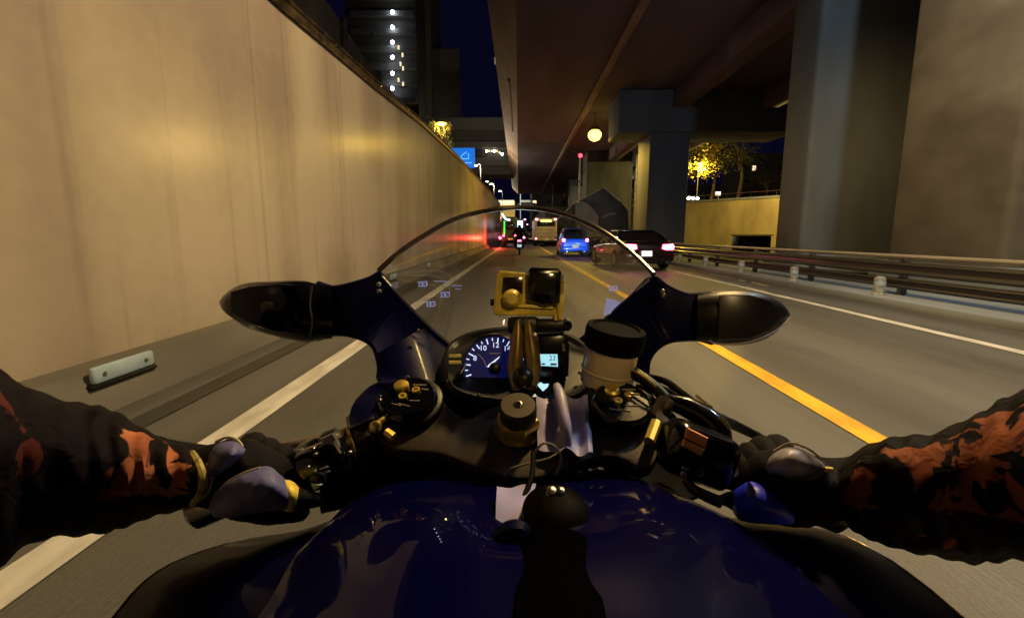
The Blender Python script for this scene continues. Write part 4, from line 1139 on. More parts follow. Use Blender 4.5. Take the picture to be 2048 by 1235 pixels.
MB().box(P(1046, 650, .535), (62 * .535 / F, .02, 34 * .535 / F), (CR, CF, CU), .004).build("mount_head", M_black, bike)
MB().box(P(1098, 650, .535), (70 * .535 / F, .018, 26 * .535 / F), (CR, CF, CU), .004).build("mount_plate", M_black, bike)
b = MB(); b.lathe(P(1136, 650, .53), CR, [(.006, -.005), (.007, 0), (.004, .004)], n=12); b.tube([P(1120, 655, .53), P(1134, 640, .53)], .004, n=8, sub=1); b.build("mount_knob", M_blackgloss, bike)
b = MB(); b.tube([P(998, 633, .524), P(1022, 635, .524)], .0006, n=5, sub=1); b.lathe(P(1068, 671, .523), -CF, [(.004, 0), (.004, .003), (.0015, .004)], n=10); b.build("mount_trim", M_steel, bike)

# --- action camera
ac = empty("action_camera", P(1060, 635, .53), "yellow-framed action camera clamped above the instruments, in the middle of the windscreen", "camera")
d = .52
b = MB()
b.slab([P(*p) for p in ((986, 620, d), (994, 549, d), (999, 541, d), (1050, 545, d), (1052, 552, d), (1006, 551, d), (1002, 588, d), (998, 612, d), (1100, 618, d), (1122, 612, d), (1126, 560, d), (1131, 560, d), (1128, 622, d), (1118, 642, d), (1108, 641, d), (1108, 632, d), (990, 630, d))], -CF, .022, .002)
b.build("frame", M_yellowframe, ac)
b = MB(); b.slab([P(*p, d - .004) for p in ((1016, 606), (1106, 611), (1106, 618), (1014, 614))], -CF, .004, .0012); b.slab([P(*p, d - .003) for p in ((1112, 600), (1126, 585), (1124, 638), (1117, 640))], -CF, .004, .001); b.build("latch", M_yellowframe, ac)
MB().slab([P(*p) for p in ((996, 552, d + .004), (1128, 548, d + .004), (1124, 628, d + .004), (992, 628, d + .004))], -CF, .03, .003).build("body", mat("camera body", (.03, .026, .02), .4, bump=.1), ac)
MB().slab([P(*p) for p in ((1006, 554, d - .001), (1046, 553, d - .001), (1045, 588, d - .001), (1003, 588, d - .001))], -CF, .003, .001).build("front_screen", mat("screen off", (.02, .012, .014), .12), ac)
MB().slab([P(*p) for p in ((1056, 539, d - .012), (1062, 534, d - .012), (1118, 536, d - .012), (1124, 544, d - .012), (1120, 606, d - .012), (1090, 612, d - .012), (1056, 600, d - .012))], -CF, .018, .003).build("battery_housing", M_blackgloss, ac)
MB().slab([P(*p) for p in ((1065, 545, d - .0125), (1114, 546, d - .0125), (1110, 590, d - .0125), (1062, 586, d - .0125))], -CF, .002, .001).build("back_screen", mat("screen off2", (.015, .016, .012), .1), ac)
b = MB(); b.lathe(P(1024, 597, d - .002), -CF, [(.011, 0), (.010, .008), (.006, .012)], n=18); b.build("knob", M_yellowframe, ac)
b = MB(); b.lathe(P(988, 604, d + .005), -CR, [(.004, 0), (.004, .004)], n=12); b.build("button", M_black, ac)

# --- brake fluid reservoir
ra = Vector((.14, -.10, .98)).normalized()
rt = P(1232, 660, .50)
res = MB(); 
res.lathe(rt, ra, [(.027, -.062), (.0277, -.058), (.0282, -.03), (.0278, -.014)], n=40)
M_resv = mat("translucent reservoir", (.48, .38, .26), .35, var=.3, scale=20, coat=.3)
body = res.build("reservoir_cup", M_resv, bike)
b = MB(); b.lathe(rt, ra, [(.0305, -.020), (.0318, -.017), (.0320, -.002), (.031, .003), (.025, .0045), (.023, .002), (.0001, .002)], n=40); b.build("reservoir_lid", M_rubber, bike)
b = MB(); b.lathe(rt, ra, [(.0286, -.048), (.0294, -.046), (.0286, -.044)], n=40, caps=False); b.build("level_ring", M_resv, body)
b = MB(); b.lathe(rt, ra, [(.020, -.075), (.020, -.060)], n=20); b.build("reservoir_base", M_black, bike)
b = MB(); b.tube([P(1262, 742, .50), P(1285, 755, .49), P(1310, 775, .48), P(1335, 800, .47)], .0065, n=10); b.tube([P(1267, 742, .488), P(1290, 757, .478), P(1308, 772, .47)], .0014, n=6); b.build("reservoir_bracket", M_black, bike)
b = MB(); b.tube([P(1268, 740, .485), P(1290, 754, .475), P(1312, 772, .467)], .0014, n=6); b.build("bracket_glint", M_gold, bike)

# --- triple clamp
tc_o = P(1040, 870, .455)
M_card = mat("violet grey foil", (.42, .40, .75), .45, var=.25, scale=18, coat=.2)
def pl(px, py, h=0.0): return on(px, py, tc_o, AX) + AX * h
pts = smoothpoly([pl(*p) for p in ((745, 850), (775, 800), (830, 775), (880, 795), (930, 835), (975, 815), (1040, 800), (1110, 808), (1175, 812), (1200, 782), (1250, 770), (1300, 790), (1325, 845), (1318, 905), (1290, 935), (1235, 912), (1180, 915), (1110, 945), (1040, 955), (960, 935), (880, 905), (820, 900), (770, 890))], 3)
MB().slab(pts, AX, .018, .004).build("triple_clamp", M_clamp, bike)
# fork caps
def forkcap(px, py, dref, lab=None):
    o_ = on(px, py, tc_o, AX) + AX * .016
    b = MB(); b.lathe(o_, AX, [(.030, -.02), (.031, -.004), (.0285, .0), (.0270, .0015), (.0265, .0), (.0001, .0)], n=40)
    fc = b.build("fork_cap", M_blackgloss, bike)
    u = Vector((1, 0, 0)); v = AX.cross(u)
    b = MB(); b.lathe(o_ + u * -.008 + v * .013, AX, [(.0078, 0), (.0078, .004), (.006, .006), (.002, .0065)], n=18); b.build("adjuster", M_gold, fc)
    for (a_, c_) in ((.008, .008), (-.004, -.001)):
        b = MB(); b.lathe(o_ + u * a_ + v * c_, AX, [(.0042, 0), (.0042, .003), (.0022, .003), (.0018, .0005)], n=14); b.build("adjuster_screw", M_gold, fc)
    b = MB()
    for (a0, c0, a1, c1) in ((.003, .017, .017, .017), (.013, .011, .020, .010), (-.014, -.010, -.003, -.013), (-.006, -.010, .006, -.014), (.004, -.006, .014, -.006)):
        b.tube([o_ + u * a0 + v * c0 + AX * .0004, o_ + u * a1 + v * c1 + AX * .0004], .0006, n=4, sub=1)
    b.build("engraved_marks", mat("engraving", (.45, .4, .3), .5), fc)
    return o_
forkcap(818, 815, .45)
fo = forkcap(1240, 825, .45)
for px, sx in ((818, -1), (1240, 1)):
    o_ = on(px, 812, tc_o, AX)
    b = MB(); b.lathe(o_, AX, [(.036, -.045), (.037, -.01), (.036, .008), (.033, .010)], n=40); b.build("fork_clamp", M_black, bike)
    b = MB(); b.lathe(o_ - AX * .5, AX, [(.025, 0), (.025, .46)], n=24); b.build("fork_leg", M_steel, bike)
b = MB(); b.tube([pl(752, 868, .012), pl(778, 850, .012), pl(786, 846, .012)], .003, n=6); b.tube([pl(776, 880, .012), pl(790, 888, .01)], .0045, n=8, sub=1); b.build("clamp_bolt", M_gold, bike)
b = MB(); b.tube([pl(1308, 862, .012), pl(1294, 900, .012)], .0055, n=8, sub=1); b.build("clamp_bolt", M_gold, bike)
# stem nut
so = on(1036, 860, tc_o, AX)
b = MB(); b.lathe(so, AX, [(.024, -.005), (.024, .004)], n=32); b.build("stem_washer", M_steel, bike)
b = MB(); b.lathe(so, AX, [(.0205, .004), (.021, .006), (.021, .016), (.019, .019)], n=6); b.build("stem_nut", M_gold, bike)
b = MB(); b.lathe(so, AX, [(.0175, .018), (.018, .021), (.018, .032), (.016, .035), (.005, .035), (.004, .033), (.0001, .033)], n=32); b.build("stem_cap", mat("stem cap", (.045, .035, .02), .45, .4, bump=.1), bike)
b = MB(); 
for k in range(6):
    a = 2 * PI * k / 6
    uu = Vector((1, 0, 0)); vv = AX.cross(uu)
    b.tube([so + AX * .0352 + uu * math.cos(a) * .004 + vv * math.sin(a) * .004, so + AX * .0352 + uu * math.cos(a + 1.0) * .004 + vv * math.sin(a + 1.0) * .004], .0008, n=5, sub=1)
b.build("stem_cap_mark", M_steel, bike)

# violet foil pad folded on the clamp
foil = empty("foil_sheet", pl(1120, 860, .01), "crumpled violet-grey foil sheet lying on the clamp beside the stem nut", "foil")
fr_ = []
for py, off in ((808, 0), (835, 2), (860, 4), (890, 8), (915, 10)):
    rr = []
    for j, px in enumerate((1072, 1085, 1098, 1106, 1116, 1126, 1136, 1148, 1158, 1166, 1174)):
        h = [.005, .006, .005, .003, .007, .010, .007, .005, .006, .009, .004][j] + .004 + .0015 * math.sin(py * .3 + j)
        rr.append(pl(px + off * (.3 + j * .07), py - (6 if j in (0, 10) else 0) + (8 if j > 6 and py > 900 else 0), h))
    fr_.append(rr)
g = surf(fr_, 3)
b = MB(); b.grid(g); b.grid([[p - AX * .0008 for p in r] for r in g]); b.build("sheet", M_card, foil)
b = MB(); b.tube([pl(1112, 800, .02), pl(1118, 830, .026), pl(1128, 880, .022), pl(1134, 905, .012)], [.004, .0055, .0055, .004], n=12); b.build("fold", M_card, foil)
b = MB(); b.tube([P(1112, 770, .49), P(1120, 790, .475), P(1124, 815, .46)], .004, n=8); b.build("cable_sleeve", M_brown2, bike)

# --- clip-on bars and grips
gl0, gl1 = P(760, 872, .47), P(430, 1003, .44)
gr0, gr1 = P(1318, 888, .46), P(1640, 1010, .43)
for a, c_ in ((gl0, gl1), (gr0, gr1)):
    b = MB(); b.tube([a, a.lerp(c_, .5), c_], .011, n=16, sub=1); b.build("handlebar", M_steel if False else M_black, bike)
    b = MB(); b.tube([a.lerp(c_, .42), a.lerp(c_, .98)], .0165, n=18, sub=1); b.build("grip", M_rubber, bike)
    b = MB(); b.lathe(a.lerp(c_, .98), (c_ - a), [(.018, 0), (.018, .02), (.014, .024)], n=18); b.build("bar_end", M_steel, bike)
# left black cover (upper left of clamp)
MB().slab(smoothpoly([P(*p) for p in ((694, 850, .455), (700, 815, .47), (722, 785, .49), (755, 765, .50), (800, 775, .49), (790, 835, .465), (745, 845, .455), (705, 858, .45))], 2), -CF, .03, .004).build("left_cover", M_navy, bike)
b = MB(); b.tube([P(*p) for p in ((695, 832, .45), (697, 855, .447), (720, 848, .447), (748, 832, .452))], .0016, n=6, sub=1); b.build("cover_edge", M_steel, bike)
b = MB(); b.lathe(P(752, 852, .452), -CF, [(.006, 0), (.006, .004), (.003, .006)], n=12); b.build("cover_bolt", M_gold, bike)
# left switchgear: rings around the bar
dl_ = (gl1 - gl0).normalized()
def ringon(t, r, L_, m, name, g0=gl0, g1=gl1, n=24, bevel=.2):
    c_ = g0.lerp(g1, t); a = (g1 - g0).normalized()
    b = MB(); b.lathe(c_, a, [(r * .85, 0), (r, L_ * bevel), (r, L_ * (1 - bevel)), (r * .85, L_)], n=n); return b.build(name, m, bike)
ringon(.02, .021, .020, M_clamp, "clipon_clamp")
ringon(.13, .023, .006, M_gold, "clamp_ring")
ringon(.17, .021, .007, mat("dark bronze", (.12, .08, .03), .4, .7), "clamp_ring")
ringon(.20, .0245, .022, M_black, "lever_bracket")
ringon(.32, .0225, .026, M_blackgloss, "switch_housing")
b = MB()
b.box(P(652, 925, .435), (.046, .03, .040), (dl_, CF, dl_.cross(CF)), .008); sw = b.build("left_switch_box", M_blackgloss, bike)
MB().slab([P(*p) for p in ((640, 878, .425), (664, 867, .425), (680, 895, .425), (658, 907, .425))], -CF, .006, .001).build("clutch_window", mat("dim window", (.22, .18, .17), .25, .3, var=.5, scale=90), bike)
b = MB(); b.tube([P(668, 882, .42), P(682, 905, .42)], .0012, n=5, sub=1); b.build("window_trim", M_steel, bike)
MB().slab([P(*p) for p in ((621, 966, .41), (643, 969, .41), (628, 984, .41))], -CF, .003, .0006).build("pale_triangle_button", mat("pale button", (.45, .55, .55), .5), bike)
b = MB()
b.tube([P(628, 940, .413), P(634, 938, .413), P(632, 943, .413), P(628, 940, .413)], .0006, n=4, sub=1)
for x0_, x1_, y_ in ((640, 648, 938), (649, 656, 935), (650, 660, 944), (595, 606, 900)):
    b.tube([P(x0_, y_, .413), P(x1_, y_ - 3, .413)], .0008, n=4, sub=1)
b.build("switch_symbols", mat("symbol grey", (.45, .45, .45), .5), bike)
for q_ in ((632, 908), (628, 896), (617, 934)): screw(*q_, .416, r=.0018)
b = MB(); b.lathe(P(640, 955, .42), -CF, [(.007, 0), (.007, .006), (.004, .008)], n=16); b.build("horn_button", M_black, sw)
# clutch lever forward of left grip
b = MB(); b.tube([P(735, 850, .50), P(680, 868, .53), P(600, 885, .545), P(520, 905, .54), P(450, 935, .52)], [.005, .007, .006, .0055, .005], n=10, flat=.6); b.build("clutch_lever", M_steel, bike)

# right side: brake master, lever, switch housing
b = MB()
b.tube([P(1330, 800, .47), P(1370, 812, .465), P(1410, 835, .455), P(1436, 860, .445), P(1440, 895, .44), P(1432, 918, .438)], [.007, .0105, .012, .0115, .010, .008], n=14)
b.build("brake_master", M_blackgloss, bike)
MB().slab(smoothpoly([P(*p) for p in ((1432, 846, .438), (1452, 862, .436), (1459, 890, .433), (1456, 912, .43), (1444, 924, .43), (1418, 912, .43), (1424, 900, .431), (1440, 892, .432), (1444, 872, .435))], 2), -CF, .006, .0015).build("lever_clamp", M_gold, bike)
b = MB(); b.lathe(P(1430, 900, .426), -CF, [(.0045, 0), (.0045, .003), (.002, .003), (.002, .001)], n=14); b.build("clamp_bolt", M_black, bike)
for seg in (((1392, 790), (1404, 800), (1412, 806)), ((1414, 808), (1424, 814)), ((1440, 836), (1450, 848), (1457, 864))):
    b = MB(); b.tube([P(x, y, .437) for x, y in seg], .0014, n=6); b.build("edge_glint", M_gold, bike)
for pp in (((1262, 748, .52), (1290, 752, .52), (1330, 762, .50), (1362, 785, .48), (1392, 808, .47)), ((1270, 775, .50), (1315, 775, .49), (1350, 790, .48), (1382, 815, .47))):
    b = MB(); b.tube([P(*p) for p in pp], .0038, n=8); b.build("brake_hose", M_rubber, bike)
b = MB(); b.tube([P(1410, 822, .49), P(1470, 850, .53), P(1530, 880, .545), P(1590, 915, .54), P(1650, 955, .52)], [.006, .007, .006, .0055, .005], n=10, flat=.6); b.build("brake_lever", M_black, bike)
dr_ = (gr1 - gr0).normalized(); ur_ = dr_.cross(CF)
b = MB(); b.box(P(1392, 905, .43), (.062, .036, .050), (dr_, CF, ur_), .010); swr = b.build("right_switch_box", M_blackgloss, bike)
M_or = mat("orange switch", (.95, .30, .04), .45, var=.35, scale=120, col2=(.85, .42, .12))
MB().slab([P(*p) for p in ((1376, 855, .408), (1418, 876, .408), (1412, 898, .408), (1371, 876, .408))], -CF, .006, .002).build("kill_switch_upper", M_or, swr)
MB().slab([P(*p) for p in ((1370, 879, .405), (1411, 899, .405), (1404, 913, .405), (1365, 893, .405))], -CF, .006, .002).build("kill_switch_lower", mat("bright orange switch", (.9, .45, .10), .45, var=.3, scale=150), swr)
b = MB(); b.lathe(P(1400, 946, .412), -CF, [(.0055, 0), (.0055, .003), (.004, .004), (.004, .001)], n=16); b.build("start_button", M_steel if False else M_black, swr)
b = MB(); b.tube([P(1400 + 6 * math.cos(a), 946 + 6 * math.sin(a), .409) for a in [k * PI / 4 for k in range(9)]], .0005, n=4, sub=1)
b.tube([P(1364, 934, .412), P(1378, 939, .412)], .0012, n=4, sub=1); b.tube([P(1363, 945, .412), P(1372, 949, .412)], .0022, n=5, sub=1)
b.build("switch_symbols", MATS["symbol grey"], swr)
ringon(.05, .021, .022, M_clamp, "clipon_clamp", gr0, gr1)
ringon(.34, .020, .012, M_black, "grip_flange", gr0, gr1)
b = MB(); b.lathe(P(1464, 940, .42), -CF, [(.005, 0), (.005, .003)], n=12); b.build("housing_screw", M_gold, bike)
b = MB(); b.tube([P(1372, 958, .42), P(1385, 975, .415), P(1410, 990, .41), P(1440, 1003, .41)], [.004, .0045, .005, .0055], n=10); b.build("throttle_cable", M_clamp, bike)
b = MB(); b.tube([P(1335, 800, .47), P(1320, 830, .465), P(1330, 860, .455), P(1350, 880, .445)], [.009, .011, .012, .010], n=12, lump=.3, lscale=60); b.build("hose_banjo", M_clamp, bike)
b = MB(); b.tube([P(1300, 810, .48), P(1330, 835, .47), P(1318, 870, .46)], .004, n=8); b.tube([P(1290, 790, .5), P(1340, 826, .48), P(1352, 850, .46)], .003, n=8); b.build("cable", M_rubber, bike)

# wires near the tank front
b = MB(); b.tube([P(*p) for p in ((1068, 935, .42), (1070, 905, .41), (1088, 886, .405), (1112, 893, .405), (1122, 920, .41), (1112, 950, .42))], .0011, n=6); b.build("wire_loop", mat("pale wire", (.3, .28, .22), .4), bike)
b = MB(); b.tube([P(*p) for p in ((1008, 952, .42), (1024, 936, .415), (1060, 925, .41), (1100, 915, .405), (1128, 896, .41))], .0011, n=6); b.build("wire", MATS["pale wire"], bike)
b = MB(); b.tube([P(*p) for p in ((1066, 905, .40), (1064, 950, .37), (1046, 1000, .35), (1030, 1050, .335))], .0022, n=6); b.build("cord", M_rubber, bike)
b = MB(); 
rnd = random.Random(4)
for k in range(16):
    x_, y_ = rnd.uniform(990, 1180), rnd.uniform(935, 972)
    b.tube([P(x_, y_, .44), P(x_ + rnd.uniform(10, 26), y_ + rnd.uniform(-7, 7), .43), P(x_ + rnd.uniform(26, 44), y_ + rnd.uniform(-5, 9), .44)], .0025, n=6)
b.build("wiring_bundle", M_clamp, bike)
b = MB()
for (a0, a1) in (((1290, 752, .512), (1294, 762, .512)), ((1345, 786, .482), (1351, 797, .482)), ((1316, 775, .482), (1319, 785, .482))):
    b.tube([P(*a0), P(*a1)], .0045, n=8, sub=1)
b.build("hose_clip", M_steel, bike)
for q_ in ((895, 762, .55), (1160, 745, .55), (958, 790, .525), (1190, 700, .55), (1152, 800, .525)): screw(*q_, r=.0022)
for q_ in ((760, 800, .47), (700, 905, .43), (1345, 930, .425), (1450, 935, .42), (1372, 870, .425)): screw(*q_, r=.0024)
# dark frame area between clamp and tank
MB().slab(smoothpoly([P(*p) for p in ((740, 900, .50), (880, 900, .50), (1040, 930, .50), (1200, 905, .50), (1330, 900, .50), (1400, 1000, .46), (1300, 1000, .45), (1024, 1000, .45), (760, 1000, .45), (640, 1030, .46), (650, 950, .48))], 2), -CF, .03, .004).build("frame_cover", M_rubber, bike)
MB().slab(smoothpoly([P(*p) for p in ((880, 690, .72), (1024, 665, .80), (1170, 690, .72), (1280, 780, .60), (1250, 900, .58), (1024, 930, .58), (800, 900, .58), (770, 780, .60))], 2), -CF, .02, .004).build("nose_inner", M_rubber, bike)

# --- tank
def spl(rows): return surf(rows, 4)
def rowp(*a): return [P(*p) for p in a]
tank_rows = [
    rowp((650, 1090, .45), (690, 1030, .46), (770, 985, .47), (890, 972, .475), (1024, 968, .475), (1160, 972, .475), (1290, 985, .47), (1390, 1030, .46), (1450, 1090, .45)),
    rowp((636, 1068, .41), (700, 1003, .425), (795, 964, .435), (900, 956, .44), (1024, 960, .44), (1150, 956, .44), (1285, 958, .435), (1390, 1002, .425), (1480, 1048, .41)),
    rowp((590, 1110, .37), (690, 1045, .36), (800, 1010, .355), (910, 1005, .352), (1024, 1020, .355), (1150, 1005, .352), (1300, 1008, .355), (1430, 1040, .36), (1540, 1090, .37)),
    rowp((545, 1190, .33), (670, 1140, .30), (790, 1110, .285), (910, 1100, .28), (1024, 1105, .28), (1160, 1100, .28), (1310, 1110, .285), (1480, 1135, .30), (1640, 1180, .33)),
    rowp((480, 1290, .29), (620, 1270, .25), (770, 1250, .235), (900, 1245, .23), (1024, 1245, .23), (1160, 1245, .23), (1330, 1250, .235), (1530, 1265, .25), (1740, 1280, .29)),
    rowp((420, 1420, .26), (580, 1420, .21), (760, 1420, .19), (900, 1420, .185), (1024, 1420, .185), (1160, 1420, .185), (1350, 1420, .19), (1580, 1420, .21), (1840, 1420, .26)),
]
g = spl(tank_rows)
lowr = [[p + Vector((0, 0.01, -.10)) for p in r] for r in g]
b = MB(); b.grid(g)
edge = [r[0] for r in g]; edge2 = [r[-1] for r in g]
b.grid([edge, [p + Vector((.02, .0, -.08)) for p in edge], [p + Vector((.06, .0, -.2)) for p in edge]])
b.grid([edge2, [p + Vector((-.02, .0, -.08)) for p in edge2], [p + Vector((-.06, .0, -.2)) for p in edge2]])
b.grid([g[0], [p + Vector((0, -.01, -.05)) for p in g[0]]])
M_tank = mat("navy tank paint", (0.0012, 0.0009, 0.030), 0.4, spec=.015, coat=.38, coat_rough=0.008, var=0.4, scale=5)
tank = b.build("tank", M_tank, bike)
# pad & filler
b = MB(); b.lathe(P(1110, 1022, .325), Vector((0, -.30, .95)), [(.022, -.03), (.0235, -.004), (.0225, .002), (.017, .006), (.008, .008), (.0001, .008)], n=36); cap_ = b.build("filler_cap", mat("worn black cap", (.0022, .0010, .0007), .5, spec=.02, bump=.1, bscale=80), bike)
b = MB(); b.lathe(P(1102, 985, .31), AX, [(.0035, 0), (.0035, .003), (.001, .004)], n=10); b.lathe(P(1120, 985, .31), AX, [(.003, 0), (.003, .003), (.001, .004)], n=10); b.build("cap_screw", M_steel, cap_)
padr = [rowp((1034, 1075, .298), (1070, 1060, .290), (1110, 1056, .286), (1150, 1060, .288), (1180, 1078, .296)), rowp((1034, 1150, .262), (1075, 1145, .256), (1115, 1140, .254), (1155, 1145, .256), (1195, 1155, .264)), rowp((1030, 1240, .224), (1075, 1240, .218), (1120, 1240, .216), (1170, 1240, .218), (1215, 1245, .225)), rowp((1020, 1400, .18), (1075, 1400, .176), (1120, 1400, .175), (1180, 1400, .176), (1230, 1400, .18))]
g = surf(padr, 4); b = MB(); b.grid(g); b.build("tank_pad", mat("matt pad black", (.0006, .0005, .0009), .9, spec=.01), bike)
paper = empty("paper_sheet", P(1020, 1020, .34), "pale violet-grey paper sheet tucked beside the black filler cap", "paper")
g = surf([rowp((994, 972, .375), (1020, 975, .372), (1045, 968, .37), (1072, 966, .368)), rowp((992, 1010, .348), (1015, 1008, .344), (1040, 1005, .342), (1062, 1004, .342)), rowp((990, 1060, .322), (1008, 1062, .318), (1026, 1062, .316), (1045, 1058, .316)), rowp((984, 1100, .303), (1000, 1104, .300), (1016, 1102, .298), (1030, 1100, .298))], 3)
b = MB(); b.grid(g); b.grid([[p - CU * .0007 for p in r] for r in g]); b.build("sheet", M_card, paper)
b = MB(); b.tube([P(1002, 1075, .302), P(1020, 1062, .30), P(1045, 1064, .30), P(1034, 1092, .296)], .007, n=8); b.build("dark_clip", M_navy, paper)

# side cowls
M_cowl = mat("navy cowl paint", (0.0015, 0.0013, 0.018), 0.45, spec=.05, coat=.10, coat_rough=.03, var=.4, scale=4)
cl = [rowp((120, 1420, .36), (250, 1420, .33), (400, 1420, .30), (560, 1420, .27)), rowp((180, 1300, .38), (300, 1280, .35), (440, 1270, .33), (580, 1250, .32)), rowp((290, 1160, .42), (370, 1155, .39), (470, 1150, .37), (600, 1150, .36)), rowp((400, 1102, .45), (460, 1100, .42), (530, 1098, .40), (630, 1095, .40)), rowp((520, 1072, .48), (560, 1070, .46), (600, 1064, .44), (650, 1055, .43)), rowp((620, 1062, .50), (640, 1050, .49), (660, 1040, .47), (700, 1020, .46))]
cr_ = [rowp((1560, 1420, .27), (1700, 1420, .30), (1900, 1420, .33), (2160, 1420, .36)), rowp((1560, 1250, .32), (1700, 1250, .33), (1820, 1250, .35), (1960, 1262, .38)), rowp((1540, 1140, .36), (1640, 1140, .37), (1740, 1145, .39), (1835, 1158, .42)), rowp((1500, 1080, .40), (1580, 1075, .40), (1670, 1082, .42), (1740, 1095, .45)), rowp((1460, 1050, .43), (1530, 1048, .44), (1600, 1050, .46), (1650, 1058, .48)), rowp((1430, 1030, .46), (1470, 1035, .47), (1510, 1042, .49), (1550, 1050, .50))]
for rws, ed in ((cl, 0), (cr_, -1)):
    g = surf(rws, 4)
    b = MB(); b.grid(g)
    e_ = [r[ed] for r in g]
    sg_ = 1 if ed == 0 else -1
    b.grid([e_, [p + Vector((.03 * sg_, 0.02, -.05)) for p in e_], [p + Vector((.06 * sg_, .04, -.25)) for p in e_], [p + Vector((.12 * sg_, .05, -.5)) for p in e_]])
    sc_ob = b.build("side_cowl", M_cowl, bike)
    b = MB(); b.tube([p - CF * .001 for p in e_[2:15]], .0009, n=5, sub=1); b.build("cowl_edge_glint", mat("lit edge glint", (.35, .26, .12), .4, .6, var=.7, scale=60, col2=(.03, .025, .02)), sc_ob)  # light caught along the cowl edge, put in as a thin gold tube
# lower parts, wheel (mostly hidden)
b = MB(); b.lathe((-.06, 1.02, .30), (1, 0, 0), [(.2, 0), (.27, 0), (.30, .03), (.30, .09), (.27, .12), (.2, .12)], n=40); wf_ = b.build("front_wheel", M_tyre, bike)
b = MB(); b.tube([P(830, 790, .66), P(900, 800, .80) + Vector((.0, .1, -.06)), Vector((0, .98, .78)), P(1160, 800, .80) + Vector((.0, .1, -.06)), P(1230, 790, .66)], .05, n=14); b.build("nose_fairing", M_navy, bike)
add_light('SPOT', (0, 1.12, .80), 22000, (.55, .78, 1.0), bike, size=.05, spot=4.6, target=(2.85, 24.5, .36), blend=.5)
add_light('SPOT', (-.05, 1.12, .80), 260, (.65, .80, 1.0), bike, size=.05, spot=26, target=(-.6, 14, 0), blend=.7)
b = MB(); b.lathe((0, 1.06, .80), (0, 1, -.03), [(.05, 0), (.06, .03), (.03, .045)], n=24); b.build("headlight", M_cool, bike)

